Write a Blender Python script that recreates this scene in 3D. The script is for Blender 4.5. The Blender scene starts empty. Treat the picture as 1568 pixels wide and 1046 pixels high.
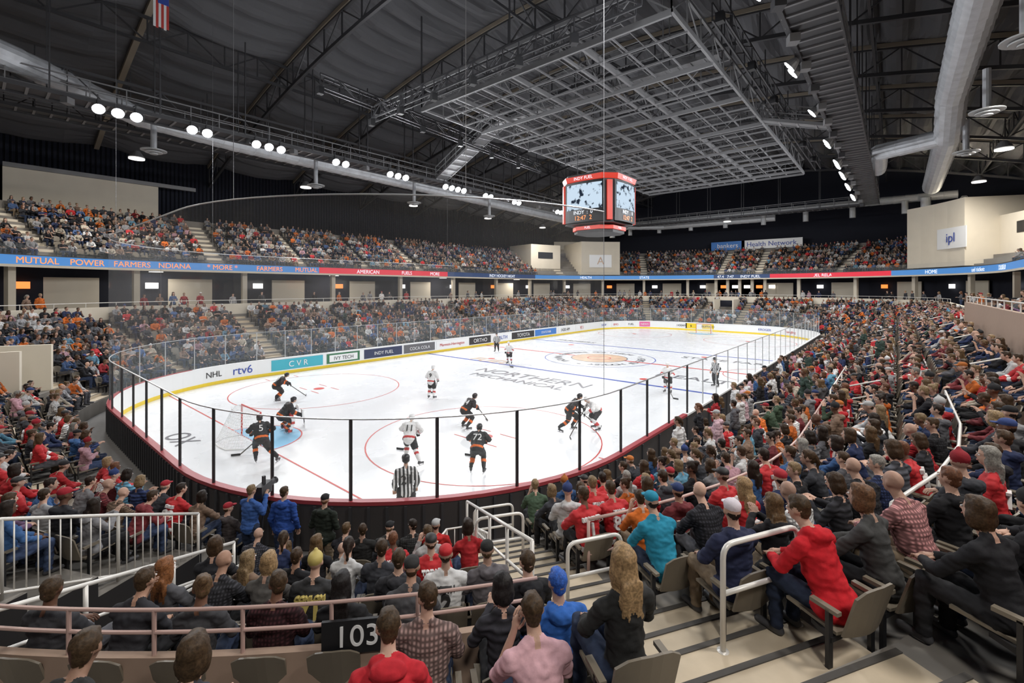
import bpy, math, random
import numpy as np
from mathutils import Vector, Matrix, noise as mnoise
random.seed(7); np.random.seed(7)
scene=bpy.context.scene
COL=scene.collection
pi=math.pi
CAM=Vector((-34.2,-19.2,5.9)); HEAD=math.radians(40.1)
scene.view_settings.view_transform='Standard'

# ------------------------------------------------------------ materials
def nt(name):
    m=bpy.data.materials.new(name); m.use_nodes=True
    t=m.node_tree; b=t.nodes['Principled BSDF']; return m,t,b
def mat(name,col,rough=.6,metal=0,noise=0,nscale=8,bump=0,emit=None,es=0,alpha=1,spec=None,bd_=.03):
    m,t,b=nt(name)
    b.inputs['Base Color'].default_value=(*col,1); b.inputs['Roughness'].default_value=rough
    b.inputs['Metallic'].default_value=metal
    if spec is not None: b.inputs['Specular IOR Level'].default_value=spec
    if emit: 
        b.inputs['Emission Color'].default_value=(*emit,1); b.inputs['Emission Strength'].default_value=es
    if alpha<1: b.inputs['Alpha'].default_value=alpha
    if noise or bump:
        tc=t.nodes.new('ShaderNodeTexCoord'); n=t.nodes.new('ShaderNodeTexNoise')
        n.inputs['Scale'].default_value=nscale; n.inputs['Detail'].default_value=4
        t.links.new(tc.outputs['Object'],n.inputs['Vector'])
        if noise:
            r=t.nodes.new('ShaderNodeMapRange'); r.inputs['To Min'].default_value=1-noise; r.inputs['To Max'].default_value=1+noise
            t.links.new(n.outputs['Fac'],r.inputs['Value'])
            mx=t.nodes.new('ShaderNodeVectorMath'); mx.operation='SCALE'; mx.inputs[0].default_value=col
            t.links.new(r.outputs[0],mx.inputs['Scale']); t.links.new(mx.outputs[0],b.inputs['Base Color'])
        if bump:
            bp=t.nodes.new('ShaderNodeBump'); bp.inputs['Strength'].default_value=bump; bp.inputs['Distance'].default_value=bd_
            t.links.new(n.outputs['Fac'],bp.inputs['Height']); t.links.new(bp.outputs[0],b.inputs['Normal'])
    return m
def imat(name,attr,rough=.8,bump=.3,nscale=14,bd_=.03,vary=0):
    m=mat(name,(.5,.5,.5),rough,bump=bump,nscale=nscale,bd_=bd_)
    t=m.node_tree; b=t.nodes['Principled BSDF']
    a=t.nodes.new('ShaderNodeAttribute'); a.attribute_type='INSTANCER'; a.attribute_name=attr
    if vary:
        n=[q for q in t.nodes if q.type=='TEX_NOISE'][0]; r=t.nodes.new('ShaderNodeMapRange'); r.inputs['From Min'].default_value=.3; r.inputs['From Max'].default_value=.7
        r.inputs['To Min'].default_value=1-vary; r.inputs['To Max'].default_value=1+vary; t.links.new(n.outputs['Fac'],r.inputs['Value'])
        mx=t.nodes.new('ShaderNodeVectorMath'); mx.operation='SCALE'; t.links.new(a.outputs['Vector'],mx.inputs[0]); t.links.new(r.outputs[0],mx.inputs['Scale']); t.links.new(mx.outputs[0],b.inputs['Base Color'])
    else: t.links.new(a.outputs['Vector'],b.inputs['Base Color'])
    b.inputs['Specular IOR Level'].default_value=.25
    return m
M={}
M['concrete']=mat('concrete_tier',(.20,.185,.165),.85,noise=.25,nscale=1.5)
M['step']=mat('aisle_step_concrete',(.50,.42,.31),.8,noise=.3,nscale=3)
M['nosing']=mat('step_nosing',(.06,.055,.05),.8)
M['beige']=mat('beige_plaster',(.68,.62,.51),.8,noise=.06,nscale=1)
M['tan']=mat('tan_fascia',(.34,.24,.18),.8,noise=.06)
M['dark']=mat('dark_curtain_and_shade',(.012,.014,.024),.95)  # curtain and dark walls; also painted shade in the vomitory mouths
M['deck']=mat('roof_fabric',(.085,.085,.092),.75)
M['steel']=mat('dark_steel',(.06,.06,.065),.5,.3)
M['steel2']=mat('grey_steel',(.20,.20,.205),.5,.3)
M['purlin']=mat('purlin_steel',(.26,.22,.17),.6)
M['duct']=mat('galvanised_duct',(.55,.57,.60),.42,.25,noise=.3,nscale=2)
M['wduct']=mat('pale_duct',(.42,.43,.44),.5,.2)
M['rail']=mat('white_rail_paint',(.72,.70,.66),.35,.15)
M['redrail']=mat('maroon_rail_paint',(.50,.34,.30),.4,.1)
M['white']=mat('board_white',(.82,.83,.83),.35)
M['yellow']=mat('kick_yellow',(.85,.62,.03),.4)
M['redcap']=mat('board_cap_red',(.34,.05,.06),.4)
M['post']=mat('black_post',(.015,.015,.017),.4)
M['alum']=mat('aluminium_post',(.55,.57,.58),.35,.6)
M['cable']=mat('steel_cable',(.22,.22,.23),.4,.6)
M['backing']=mat('board_backing',(.05,.045,.045),.6,noise=.2,nscale=3)
M['red']=mat('paint_red',(.55,.06,.05),.5)
M['blue']=mat('paint_blue',(.04,.08,.38),.5)
M['lblue']=mat('crease_blue',(.28,.60,.85),.3)
M['ink']=mat('ice_ink_grey',(.14,.14,.16),.4)
M['logo']=mat('ice_logo_tan',(.62,.42,.28),.4,noise=.6,nscale=1.2)
M['black']=mat('black',(.01,.01,.012),.5)
M['floor']=mat('arena_floor_concrete',(.13,.125,.12),.7,noise=.2)
M['lamp']=mat('lamp_lens',(1,1,1),.4,emit=(.93,.95,1),es=90)
M['house']=mat('house_lamp_lens',(1,1,1),.4,emit=(1,.96,.9),es=2)
M['ribblue']=mat('led_blue',(.01,.02,.05),.4,emit=(.07,.26,.62),es=.9)
M['ribred']=mat('led_red',(.05,.01,.01),.4,emit=(.75,.02,.05),es=1.0)
M['ribwhite']=mat('led_white',(.1,.1,.1),.4,emit=(.8,.85,.95),es=1.3)
M['riborange']=mat('led_orange',(.1,.05,.01),.4,emit=(1,.25,.05),es=1.5)
M['ribdark']=mat('led_dark',(.01,.015,.03),.4,emit=(.02,.05,.14),es=1)
M['sbred']=mat('scoreboard_red',(.35,.02,.01),.4,emit=(.8,.05,.02),es=.45)
def glass(name,alpha,col=(.7,.78,.8)):
    m,t,b=nt(name); 
    tr=t.nodes.new('ShaderNodeBsdfTransparent'); gl=t.nodes.new('ShaderNodeBsdfGlossy'); gl.inputs['Roughness'].default_value=.05
    gl.inputs['Color'].default_value=(*col,1)
    df=t.nodes.new('ShaderNodeBsdfDiffuse'); df.inputs['Color'].default_value=(*col,1)
    mx=t.nodes.new('ShaderNodeMixShader'); mx.inputs[0].default_value=alpha*.7
    mx2=t.nodes.new('ShaderNodeMixShader'); mx2.inputs[0].default_value=alpha
    t.links.new(gl.outputs[0],mx.inputs[2]); t.links.new(tr.outputs[0],mx.inputs[1])
    t.links.new(mx.outputs[0],mx2.inputs[1]); t.links.new(df.outputs[0],mx2.inputs[2])
    t.links.new(mx2.outputs[0],t.nodes['Material Output'].inputs[0]); return m
M['glass']=glass('rink_glass',.065)
M['net']=glass('spectator_netting',.06,(.5,.5,.5))
m,t,b=nt('ice'); b.inputs['Base Color'].default_value=(.80,.82,.84,1); b.inputs['Roughness'].default_value=.22
n=t.nodes.new('ShaderNodeTexNoise'); n.inputs['Scale'].default_value=.5; n.inputs['Detail'].default_value=3
r=t.nodes.new('ShaderNodeMapRange'); r.inputs['To Min'].default_value=.20; r.inputs['To Max'].default_value=.34
tc=t.nodes.new('ShaderNodeTexCoord'); t.links.new(tc.outputs['Object'],n.inputs['Vector']); t.links.new(n.outputs['Fac'],r.inputs['Value']); t.links.new(r.outputs[0],b.inputs['Roughness'])
M['ice']=m

# ------------------------------------------------------------ mesh builder
class MB:
    def __init__(s): s.v=[];s.f=[];s.m=[];s.mats=[]
    def mi(s,k):
        mm=M[k] if isinstance(k,str) else k
        if mm not in s.mats: s.mats.append(mm)
        return s.mats.index(mm)
    def poly(s,pts,k):
        i=len(s.v); s.v+= [tuple(p) for p in pts]; s.f.append(tuple(range(i,i+len(pts)))); s.m.append(s.mi(k))
    def mesh(s,vs,fs,k):
        i=len(s.v); s.v+=[tuple(p) for p in vs]; mi=s.mi(k)
        for f in fs: s.f.append(tuple(i+j for j in f)); s.m.append(mi)
    def box(s,c,size,k,rz=0):
        cx,cy,cz=c; a,b_,h=size[0]/2,size[1]/2,size[2]/2; co,si=math.cos(rz),math.sin(rz)
        vs=[(cx+x*co-y*si,cy+x*si+y*co,cz+z) for z in(-h,h) for x,y in((-a,-b_),(a,-b_),(a,b_),(-a,b_))]
        s.mesh(vs,[(3,2,1,0),(4,5,6,7),(0,1,5,4),(1,2,6,5),(2,3,7,6),(3,0,4,7)],k)
    def beam(s,p,q,w,h,k):
        p=Vector(p);q=Vector(q);d=q-p
        if d.length<1e-5:return
        d.normalize(); up=Vector((0,0,1))
        if abs(d.z)>.97: up=Vector((1,0,0))
        x=d.cross(up).normalized(); u=x.cross(d).normalized()
        vs=[e+x*a*w/2+u*b_*h/2 for e in(p,q) for a,b_ in((-1,-1),(1,-1),(1,1),(-1,1))]
        s.mesh(vs,[(3,2,1,0),(4,5,6,7),(0,1,5,4),(1,2,6,5),(2,3,7,6),(3,0,4,7)],k)
    def tube(s,pts,r,k,seg=8,closed=False):
        pts=[Vector(p) for p in pts]; n=len(pts); i0=len(s.v); mi=s.mi(k); px=None
        for i,p in enumerate(pts):
            a=pts[i-1] if (i>0 or closed) else p; b_=pts[(i+1)%n] if (i<n-1 or closed) else p
            d=(b_-a).normalized()
            if px is None:
                up=Vector((0,0,1)) if abs(d.z)<.9 else Vector((1,0,0)); px=d.cross(up).normalized()
            else: px=(px-d*px.dot(d)).normalized()
            y=d.cross(px)
            rr=r[i] if isinstance(r,(list,tuple)) else r
            for j in range(seg):
                a2=2*pi*j/seg; s.v.append(tuple(p+px*math.cos(a2)*rr+y*math.sin(a2)*rr))
        for i in range(n if closed else n-1):
            for j in range(seg):
                a=i0+i*seg+j; b_=i0+i*seg+(j+1)%seg; c=i0+((i+1)%n)*seg+(j+1)%seg; d=i0+((i+1)%n)*seg+j
                s.f.append((a,b_,c,d)); s.m.append(mi)
        if not closed:
            s.f.append(tuple(i0+j for j in range(seg))[::-1]); s.m.append(mi)
            s.f.append(tuple(i0+(n-1)*seg+j for j in range(seg))); s.m.append(mi)
    def obj(s,name,parent=None,smooth=False,col=None):
        me=bpy.data.meshes.new(name); me.from_pydata(s.v,[],s.f)
        for mm in s.mats: me.materials.append(mm)
        me.polygons.foreach_set('material_index',s.m)
        if smooth: me.polygons.foreach_set('use_smooth',[True]*len(s.f))
        me.update(); o=bpy.data.objects.new(name,me); (col or COL).objects.link(o)
        if parent: o.parent=parent
        return o
def empty(name):
    o=bpy.data.objects.new(name,None); COL.objects.link(o); return o
def text(s,name,size,loc,xdir,ydir,k,parent=None,align='CENTER',ext=.004):
    c=bpy.data.curves.new(name,'FONT'); c.body=s; c.size=size; c.align_x=align; c.align_y='CENTER'; c.extrude=ext
    c.materials.append(M[k] if isinstance(k,str) else k)
    o=bpy.data.objects.new(name,c); COL.objects.link(o)
    x=Vector(xdir).normalized(); y=Vector(ydir); y=(y-x*y.dot(x)).normalized(); z=x.cross(y)
    mt=Matrix((x,y,z)).transposed().to_4x4(); mt.translation=Vector(loc); 
    if parent: o.parent=parent
    o.matrix_world=mt
    return o
def textgeo(s,size,ext,loc,R):
    c=bpy.data.curves.new('t','FONT'); c.body=s; c.size=size; c.align_x='CENTER'; c.align_y='CENTER'; c.extrude=ext; c.resolution_u=2; c.offset=.004
    o=bpy.data.objects.new('t',c); COL.objects.link(o); dg=bpy.context.evaluated_depsgraph_get(); dg.update(); e=o.evaluated_get(dg).to_mesh()
    R=np.array(R); V=[np.array(loc)+R@np.array(v.co) for v in e.vertices]; F=[tuple(p.vertices) for p in e.polygons]
    o.evaluated_get(dg).to_mesh_clear(); bpy.data.objects.remove(o); return V,F

# ------------------------------------------------------------ ring geometry (rounded rectangle offsets of the boards)
LX,LY,RR=22.0,4.5,8.5
NARC=20
def ring(seg,t):
    if seg==0: return (-LX+2*LX*t,-LY),(0,-1)
    if seg==2: return (LX,-LY+2*LY*t),(1,0)
    if seg==4: return (LX-2*LX*t,LY),(0,1)
    if seg==6: return (-LX,LY-2*LY*t),(-1,0)
    c={1:(LX,-LY),3:(LX,LY),5:(-LX,LY),7:(-LX,-LY)}[seg]; a={1:-90,3:0,5:90,7:180}[seg]+90*t
    a=math.radians(a); return c,(math.cos(a),math.sin(a))
def RP(seg,t,d,z=0):
    c,n=ring(seg,t); return Vector((c[0]+n[0]*(RR+d),c[1]+n[1]*(RR+d),z))
def seglen(seg,d): return {0:2*LX,4:2*LX,2:2*LY,6:2*LY}.get(seg,(RR+d)*pi/2)
def ringsamples(t0=0,t1=8,step=None):
    out=[]
    for seg in range(8):
        N=NARC if seg%2 else 11 if seg in(0,4) else 3
        for i in range(N):
            g=seg+i/N
            if t0<=g<=t1: out.append(g)
    if t0 not in out: out.insert(0,t0)
    if t1<8 and t1 not in out: out.append(t1)
    if t1==8: out.append(8.0)
    return out
def G(g,d,z=0):
    g=g%8; s=int(g); return RP(s,g-s,d,z)
def GA(ang): return 7+(ang-180)/90
def sweep(mb,prof,k,t0=0,t1=8):
    gs=ringsamples(t0,t1); i0=len(mb.v); n=len(prof)
    for g in gs:
        for d,z in prof: mb.v.append(tuple(G(g,d,z)))
    mi=mb.mi(k)
    for i in range(len(gs)-1):
        for j in range(n-1):
            a=i0+i*n+j; mb.f.append((a,a+n,a+n+1,a+1)); mb.m.append(mi)

# ------------------------------------------------------------ floor / ice / markings
mb=MB(); mb.poly([(-60,-45,-.03),(60,-45,-.03),(60,45,-.03),(-60,45,-.03)],'floor'); mb.obj('floor')
mb=MB(); mb.poly([G(g,0,0) for g in ringsamples()[:-1]],'ice'); ice=mb.obj('ice_rink')
mk=MB()
def disc(c,r,z,k,n=48,r2=None,a0=0,a1=2*pi):
    P=[(c[0]+r*math.cos(a0+(a1-a0)*i/n),c[1]+r*math.sin(a0+(a1-a0)*i/n),z) for i in range(n+1)]
    if r2 is None: mk.poly(P[:-1] if abs(a1-a0-2*pi)<1e-6 else P,k)
    else:
        Q=[(c[0]+r2*math.cos(a0+(a1-a0)*i/n),c[1]+r2*math.sin(a0+(a1-a0)*i/n),z) for i in range(n+1)]
        mk.mesh(P+Q,[(i,i+1,n+2+i,n+1+i) for i in range(n)],k)
def rect(x0,y0,x1,y1,z,k): mk.poly([(x0,y0,z),(x1,y0,z),(x1,y1,z),(x0,y1,z)],k)
rect(-.15,-13,.15,13,.004,'red'); 
for s in(-1,1):
    rect(s*7.62-.15,-13,s*7.62+.15,13,.004,'blue'); rect(s*27.15-.03,-11.8,s*27.15+.03,11.8,.005,'red')
    disc((s*27.15,0),1.83,.006,'lblue',24,None,pi/2 if s>0 else -pi/2,pi*1.5 if s>0 else pi/2)
    disc((s*27.15,0),1.83,.007,'red',24,1.77,pi/2 if s>0 else -pi/2,pi*1.5 if s>0 else pi/2)
    for q in(-1,1):
        disc((s*21,q*6.7),4.57,.005,'red',64,4.52); disc((s*21,q*6.7),.3,.006,'red',20)
        disc((s*6.1,q*6.7),.3,.006,'red',20)
        for e in(-1,1):
            for h in(-1,1):
                rect(s*21+e*.6-.03,q*6.7+h*.25,s*21+e*.6+.03,q*6.7+h*.25+h*.9,.006,'red')
        for e in (-1,1):
            rect(s*21+e*.9-.03,q*6.7+q*4.57,s*21+e*.9+.03,q*6.7+q*5.2,.006,'red')
disc((0,0),4.57,.006,'blue',64,4.50); disc((0,0),2.3,.008,'logo',48); disc((0,0),2.35,.009,'ink',48,2.26)
disc((0,0),1.0,.010,'red',24,.9); disc((0,-12.9),3,.005,'red',24,2.95,0,pi)
mk.obj('ice_markings',ice)
for i,ch in enumerate('INDIANA FARMERS COLISEUM  * HOME OF HOCKEY *'):
    a=math.radians(-200)-i*2*pi/46
    if ch!=' ': text(ch,'ice_letter',.9,(3.4*math.cos(a),3.4*math.sin(a),.012),(math.sin(a),-math.cos(a),0),(math.cos(a),math.sin(a),0),'ink',ice,ext=.001)
text('NORTHERN','ice_text',1.7,(-10.4,-.6,.012),(.0,-1,0),(1,0,0),'ink',ice,ext=.001)
text('MECHANICAL','ice_text',1.2,(-11.9,-.6,.012),(.0,-1,0),(1,0,0),'ink',ice,ext=.001)
text('STATE FARM','ice_text',1.3,(5.0,-8.8,.012),(.0,-1,0),(1,0,0),'ink',ice,ext=.001)
text('HEALTH','ice_text',1.6,(-4.0,-9.6,.012),(.0,-1,0),(1,0,0),'ink',ice,ext=.001)
text('FUEL','ice_text',1.9,(-7.0,6.0,.012),(.0,-1,0),(1,0,0),'logo',ice,ext=.001)
text('FARMERS','ice_text',1.2,(9,8,.012),(.0,-1,0),(1,0,0),'ink',ice,ext=.001)
text('OX','ice_text',1.2,(-28.9,2.2,.012),(0,-1,0),(1,0,0),'ink',ice,ext=.001)
# ------------------------------------------------------------ boards + glass
bd=MB()
sweep(bd,[(0,0),(-.005,.2)],'yellow'); sweep(bd,[(-.005,.2),(0,1.05)],'white'); sweep(bd,[(-.02,1.05),(-.02,1.12),(.14,1.12),(.14,1.05)],'white')
sweep(bd,[(-.025,1.12),(-.025,1.135),(.145,1.135),(.145,1.05)],'redcap',5.3,8); sweep(bd,[(-.025,1.12),(-.025,1.135),(.145,1.135),(.145,1.05)],'redcap',0,.12)
sweep(bd,[(.12,1.05),(.12,0)],'backing')
for i in range(120): p=G(5+ i*.03,.14,.5) if 5+i*.03<8 else G(i*.03-3,.14,.5); n_=ring(*( (int((5+i*.03)%8),((5+i*.03)%8)-int((5+i*.03)%8)) ))[1]; p=G((5+i*.03)%8,.14,.52); bd.box(tuple(p),(.05,.06,1.0),'steel',math.atan2(n_[1],n_[0]))
board=bd.obj('dasher_boards')
gl=MB(); sweep(gl,[(.06,1.13),(.06,2.95)],'glass'); glass_o=gl.obj('rink_glass')
ps=MB()
for seg in range(8):
    N=max(3,round(seglen(seg,0)/1.85))
    for i in range(N):
        p=RP(seg,i/N,.06); nearend=(seg in(6,7)) or (seg==0 and i/N<.15) or (seg==5 and i/N>.6)
        r_=.028 if nearend else .018
        ps.box((p.x,p.y,2.04),(r_*2,r_*2,1.84),'post' if nearend else 'alum')
sweep(ps,[(.04,2.94),(.04,2.965),(.08,2.965),(.08,2.94)],'alum')
ps.obj('glass_posts',glass_o)
ads=[(-21.1,-17.5,'C V R','cyan','white'),(-17.2,-14.5,'IVY TECH','green','black'),(-14.1,-10.5,'INDY FUEL','navy','white'),(-10.3,-6.9,'COCA COLA','grey','white'),(-6.7,-2.8,'Marmon-Herrington','white','red'),(-2.5,.6,'ORTHO','black','white'),(.8,3.6,'HEALTH','white','blue'),(4.0,8.0,'TOYOTA','black','white'),(8.2,12.5,'STATE FAIR','sky','white'),(13,16,'1430 AM','white','black'),(17,20,'97.1','white','red')]
M['cyan']=mat('ad_cyan',(.05,.42,.52),.4); M['green']=mat('ad_green',(.03,.16,.07),.4); M['navy']=mat('ad_navy',(.02,.03,.09),.4); M['grey']=mat('ad_grey',(.12,.12,.13),.4); M['sky']=mat('ad_sky',(.03,.18,.55),.4); M['pinkm']=mat('ad_pink',(.75,.15,.35),.4)
am=MB()
for x0,x1,s,k,k2 in ads:
    am.box(((x0+x1)/2,12.985,.64),(x1-x0,.03,.72),k)
    if s=='IVY TECH': am.box(((x0+x1)/2,12.965,.64),(x1-x0-.4,.02,.5),'white')
    text(s,'ad_text',.55 if len(s)<8 else .38,((x0+x1)/2,12.945,.62),(1,0,0),(0,0,1),k2,board)
for a,s in((96,'rtv6'),(108,'NHL')):
    g=5+(a-90)/90; p=G(g,-.02,.62); nn=Vector(ring(5,g-5)[1]+(0,)); text(s,'ad_text',.75 if s=='rtv6' else .5,p-nn*.02,(nn.y,-nn.x,0),(0,0,1),'blue' if s=='rtv6' else 'black',board)
for g,s,k,k2 in((3.35,'NEWS','pinkm','white'),(3.5,'FUEL','white','black'),(3.68,'BMO','white','red'),(3.85,'SHOP','white','blue'),(2.95,'1430AM','white','black'),(2.8,'$','yellow','black'),(2.55,'BUFFALO','yellow','black'),(1.85,'KROGER','white','blue'),(1.6,'Yuengling','white','red')):
    p0,p1=G(g-.05,-.015),G(g+.05,-.015); c=(p0+p1)/2; dx=(p1-p0)
    am.box((c.x,c.y,.64),(1.5,.03,.7),k,math.atan2(dx.y,dx.x)); nn=Vector((-dx.y,dx.x,0)).normalized()
    text(s,'ad_text',.4,(c.x+nn.x*.04,c.y+nn.y*.04,.62),(-dx.x,-dx.y,0),(0,0,1),k2,board)
am.obj('ad_panels',board)
nb=MB(); sweep(nb,[(.08,2.97),(.08,8.0)],'net',4.6,7.93)
net=nb.obj('spectator_netting')
nr=MB()
nr.tube([G(g,.08,8.0) for g in ringsamples(4.6,7.93)],.02,'alum',5)
for g in(4.62,5.2,5.75,7.2,7.62,7.93): 
    p=G(g,.08,8); nr.tube([p,(p.x,p.y,22)],.007,'cable',4)
for g in (5.45,7.93): p=G(g,.08); nr.tube([(p.x,p.y,2.97),(p.x,p.y,8)],.008,'cable',4)
nr.obj('netting_cables',net)

# ------------------------------------------------------------ stands
D0,TR,RI,Z0,NR=1.6,.85,.31,.60,10
OFF=-.35
def dk(k): return D0+TR*k
gF,gW,gS=GA(206.5),GA(214.5),GA(234.6)
def zk(k,g=None): return Z0+RI*k+(OFF if g is not None and gW<=g<=gS else 0)
UD0,UTR,URI,UZ0,UNR=14.0,.80,.46,7.9,9
DECK=3.75
def tierprof(k0=0,off=0):
    P=[(1.17,-.02)]
    if k0: P+=[(dk(k0)-TR/2,-.02)]
    for k in range(k0,NR): P+=[(dk(k)-TR/2,zk(k)+off),(dk(k)+TR/2,zk(k)+off)]
    return P+[(dk(9)+TR/2,DECK),(22.5,DECK)]
st=MB(); sweep(st,tierprof(),'concrete',0,gF); sweep(st,tierprof(),'concrete',gS,8); sweep(st,tierprof(2,OFF),'concrete',gW,gS)
for g,k0,k,of in((gF,0,'black',0),(gW,2,'tan',OFF),(gS,0,'tan',0)):
    P=tierprof(k0,of); P=[q for q in P if q[0]<14]+[(14,DECK),(14,-.03)]
    for (d0,z0),(d1,z1) in zip(P[:-1],P[1:]):
        if d1-d0>1e-4: st.poly([G(g,d0,-.03),G(g,d1,-.03),G(g,d1,z1),G(g,d0,z0)],k)
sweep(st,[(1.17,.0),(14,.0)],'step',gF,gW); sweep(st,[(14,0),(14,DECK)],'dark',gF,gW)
stands=st.obj('lower_seating_bowl')
up=MB()
prof=[(13.4,7.35),(13.4,7.9)]
for k in range(UNR): prof+=[(UD0+UTR*(k-.5),UZ0+URI*k),(UD0+UTR*(k+.5),UZ0+URI*k)]
top=UD0+UTR*(UNR-.5)
prof+=[(top,UZ0+URI*UNR+.4),(top+.3,UZ0+URI*UNR+.4),(top+.3,11.0),(13.4,7.35)]
sweep(up,prof,'concrete'); 
sweep(up,[(13.38,7.9),(13.38,8.7)],'glass')
upper=up.obj('upper_seating_bowl')
cw=MB(); sweep(cw,[(17.5,DECK),(17.5,9.5)],'dark'); 
for g in np.arange(.1,8,.2): 
    p=G(g,14.6); n_=ring(int(g),g-int(g))[1]; cw.box((p.x,p.y,5.6),(.4,.4,3.5),'beige',math.atan2(n_[1],n_[0]))
    p=G(g+.08,17.3); cw.box((p.x,p.y,5.3),(.1,3.4,2.8),'beige',math.atan2(n_[1],n_[0]))
    p=G(g+.15,17.2); cw.box((p.x,p.y,6.1),(.1,.9,.5),'house' if int(g*10)%3 else 'riborange',math.atan2(n_[1],n_[0]))
cw.obj('concourse_wall')
pw=MB()
sweep(pw,[(9.75,zk(9)),(9.75,4.60),(9.95,4.60),(9.95,DECK)],'beige',.5,6.9)
WD=8.95; sweep(pw,[(WD,zk(8)-.2),(WD,5.15),(WD+.2,5.15),(WD+.2,4.1),(WD+.5,4.1),(10.6,4.1),(10.6,4.4),(11.45,4.4),(11.45,4.7),(12.3,4.7),(12.3,5.0),(13.2,5.0),(13.2,DECK)],'tan',.06,.5)
for g in(.06,.5): pw.poly([G(g,WD,2.5),G(g,WD,5.15),G(g,13.2,5.15),G(g,13.2,2.5)],'tan')
pw.tube([G(.06,WD+.1,5.45),G(.5,WD+.1,5.45)],.025,'rail',6)
for i in range(15): q=.06+.44*i/14; pw.tube([G(q,WD+.1,5.1),G(q,WD+.1,5.45)],.02,'rail',6)
pw.tube([G(g,9.85,4.9) for g in ringsamples(1,6.9)],.025,'rail',5)
for g in np.arange(1,6.9,.06): pw.tube([G(g,9.85,4.4),G(g,9.85,4.9)],.02,'rail',5)
par=pw.obj('concourse_parapet')
rb=MB(); rp=[(13.3,7.42),(13.3,8.02)]
for a,b_,k in((4.75,8,'ribblue'),(4.35,4.75,'ribred'),(3.9,4.35,'ribdark'),(2.9,3.9,'ribblue'),(2.0,2.9,'ribdark'),(1.55,2.0,'ribred'),(0,1.55,'ribblue')): sweep(rb,rp,k,a,b_)
sweep(rb,[(13.25,7.25),(13.25,7.42),(13.45,7.42)],'beige'); sweep(rb,[(13.25,8.02),(13.25,8.08),(13.45,8.08)],'steel')
ribbon=rb.obj('led_ribbon_board')
def rtext(g,s,k,size=.58):
    sg=int(g); c,n_=ring(sg,g-sg); p=G(g,13.26,7.69); text(s,'ribbon_text',size,p,(n_[1],-n_[0],0),(0,0,1),k,ribbon)
for g,s,k in((4.78,'MUTUAL','riborange'),(4.86,'FARMERS','riborange'),(4.95,'* MORE *','riborange'),(5.04,'INDIANA','riborange'),(5.12,'FARMERS','riborange'),(5.2,'POWER','riborange'),(5.28,'MUTUAL','riborange'),(5.36,'FARM','riborange'),(4.62,'AMERICAN','ribwhite'),(4.5,'FUELS','ribwhite'),(4.4,'MORE','ribwhite'),(4.1,'INDY HOCKEY NIGHT','ribwhite'),(3.6,'HEALTH','ribwhite'),(3.3,'STATE','ribwhite'),(2.7,'47.4   7:47','ribwhite'),(2.3,'INDY FUEL','ribwhite'),(1.8,'FUEL RELAY','ribwhite'),(1.4,'HOME','ribwhite'),(1.2,'indy fuel tickets.com','ribwhite'),(1.05,'COLISEUM','ribwhite')): rtext(g,s,k)
AISLE=GA(237.4)
aisles=[]
def ax(seg,x): return (seg+(x+22)/44) if seg==0 else (4+(22-x)/44)
for x in(-17,-9.5,-2,5.5,13,20.5): aisles.append(ax(0,x))
for x in(-20,-12.5,-5,2.5,10,17.5): aisles.append(ax(4,x))
aisles+=[1.35,1.75,2.2,2.8,3.3,3.72,5.25,5.62,6.1,6.9,AISLE]
AW=.62
def dist_aisle(g,d,lst):
    for a in lst:
        if int(a)==int(g):
            s=int(a); L=seglen(s,d)
            if abs(a-g)*L<AW+.05+(.12 if a==AISLE else 0): return True
    return False
ai=MB()
for a in aisles:
    s=int(a); c,n_=ring(s,a-s); ang=math.atan2(n_[1],n_[0]); near=a==AISLE
    for k in range(NR):
        wd=1.2 if not near else 1.45; aa=a
        if near and k>=6: wd=2.3; aa=GA(238.8)
        if near: c,n_=ring(7,aa-7); ang=math.atan2(n_[1],n_[0])
        if s==0 and .06<a<.5 and k==9: continue
        p=G(aa,dk(k)+TR/4); ai.box((p.x,p.y,zk(k)+RI/4),(TR/2,wd,RI/2+.004),'step',ang)
        p=G(aa,dk(k)-TR/4); ai.box((p.x,p.y,zk(k)+.004),(TR/2,wd,.012),'step',ang)
        for dd,zz in((dk(k)+.03,zk(k)+RI/2+.008),(dk(k)-TR/2+.03,zk(k)+.014)):
            p=G(aa,dd); ai.box((p.x,p.y,zz),(.05,wd,.012),'nosing',ang)
    if not near:
        for k in range(UNR):
            p=G(a,UD0+UTR*k+.2); ai.box((p.x,p.y,UZ0+URI*k+URI/4),(UTR/2,1.2,URI/2),'beige',ang)
            p=G(a,UD0+UTR*k-.2); ai.box((p.x,p.y,UZ0+URI*k+.01),(UTR/2,1.2,.03),'step',ang)
ai.obj('aisle_stairs',stands)
voms=[(2.5,2.6,5),(5.72,2.6,2)]
vo=MB()
for g,w,k0 in voms:
    s=int(g); c,n_=ring(s,g-s); nn=Vector((n_[0],n_[1],0)); tt=Vector((-nn.y,nn.x,0)); ang=math.atan2(n_[1],n_[0])
    d0=dk(k0)-TR/2; d1=min(9.75,d0+3.4); z0=zk(k0-1); zt=z0+2.4
    for e in(-1,1):
        c_=G(g,(d0+d1)/2)+tt*e*(w/2); vo.box((c_.x,c_.y,(z0+zt)/2),(d1-d0,.18,zt-z0),'beige',ang)
    c_=G(g,d1-.2); vo.box((c_.x,c_.y,zt-.1),(.4,w,.9),'beige',ang); 
    c_=G(g,d1-.5); vo.box((c_.x,c_.y,z0+1.1),(.06,w-.2,2.2),'dark',ang)  # dark panel stands in for the shade inside the tunnel opening
vo.obj('vomitory_walls',stands)
def in_vom(g,d,k):
    for a,w,k0 in voms:
        if int(a)==int(g) and k>=k0-1 and k<=k0+3 and abs(a-g)*seglen(int(a),d)<w/2+.35: return True
    return False
tw=MB()
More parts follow.
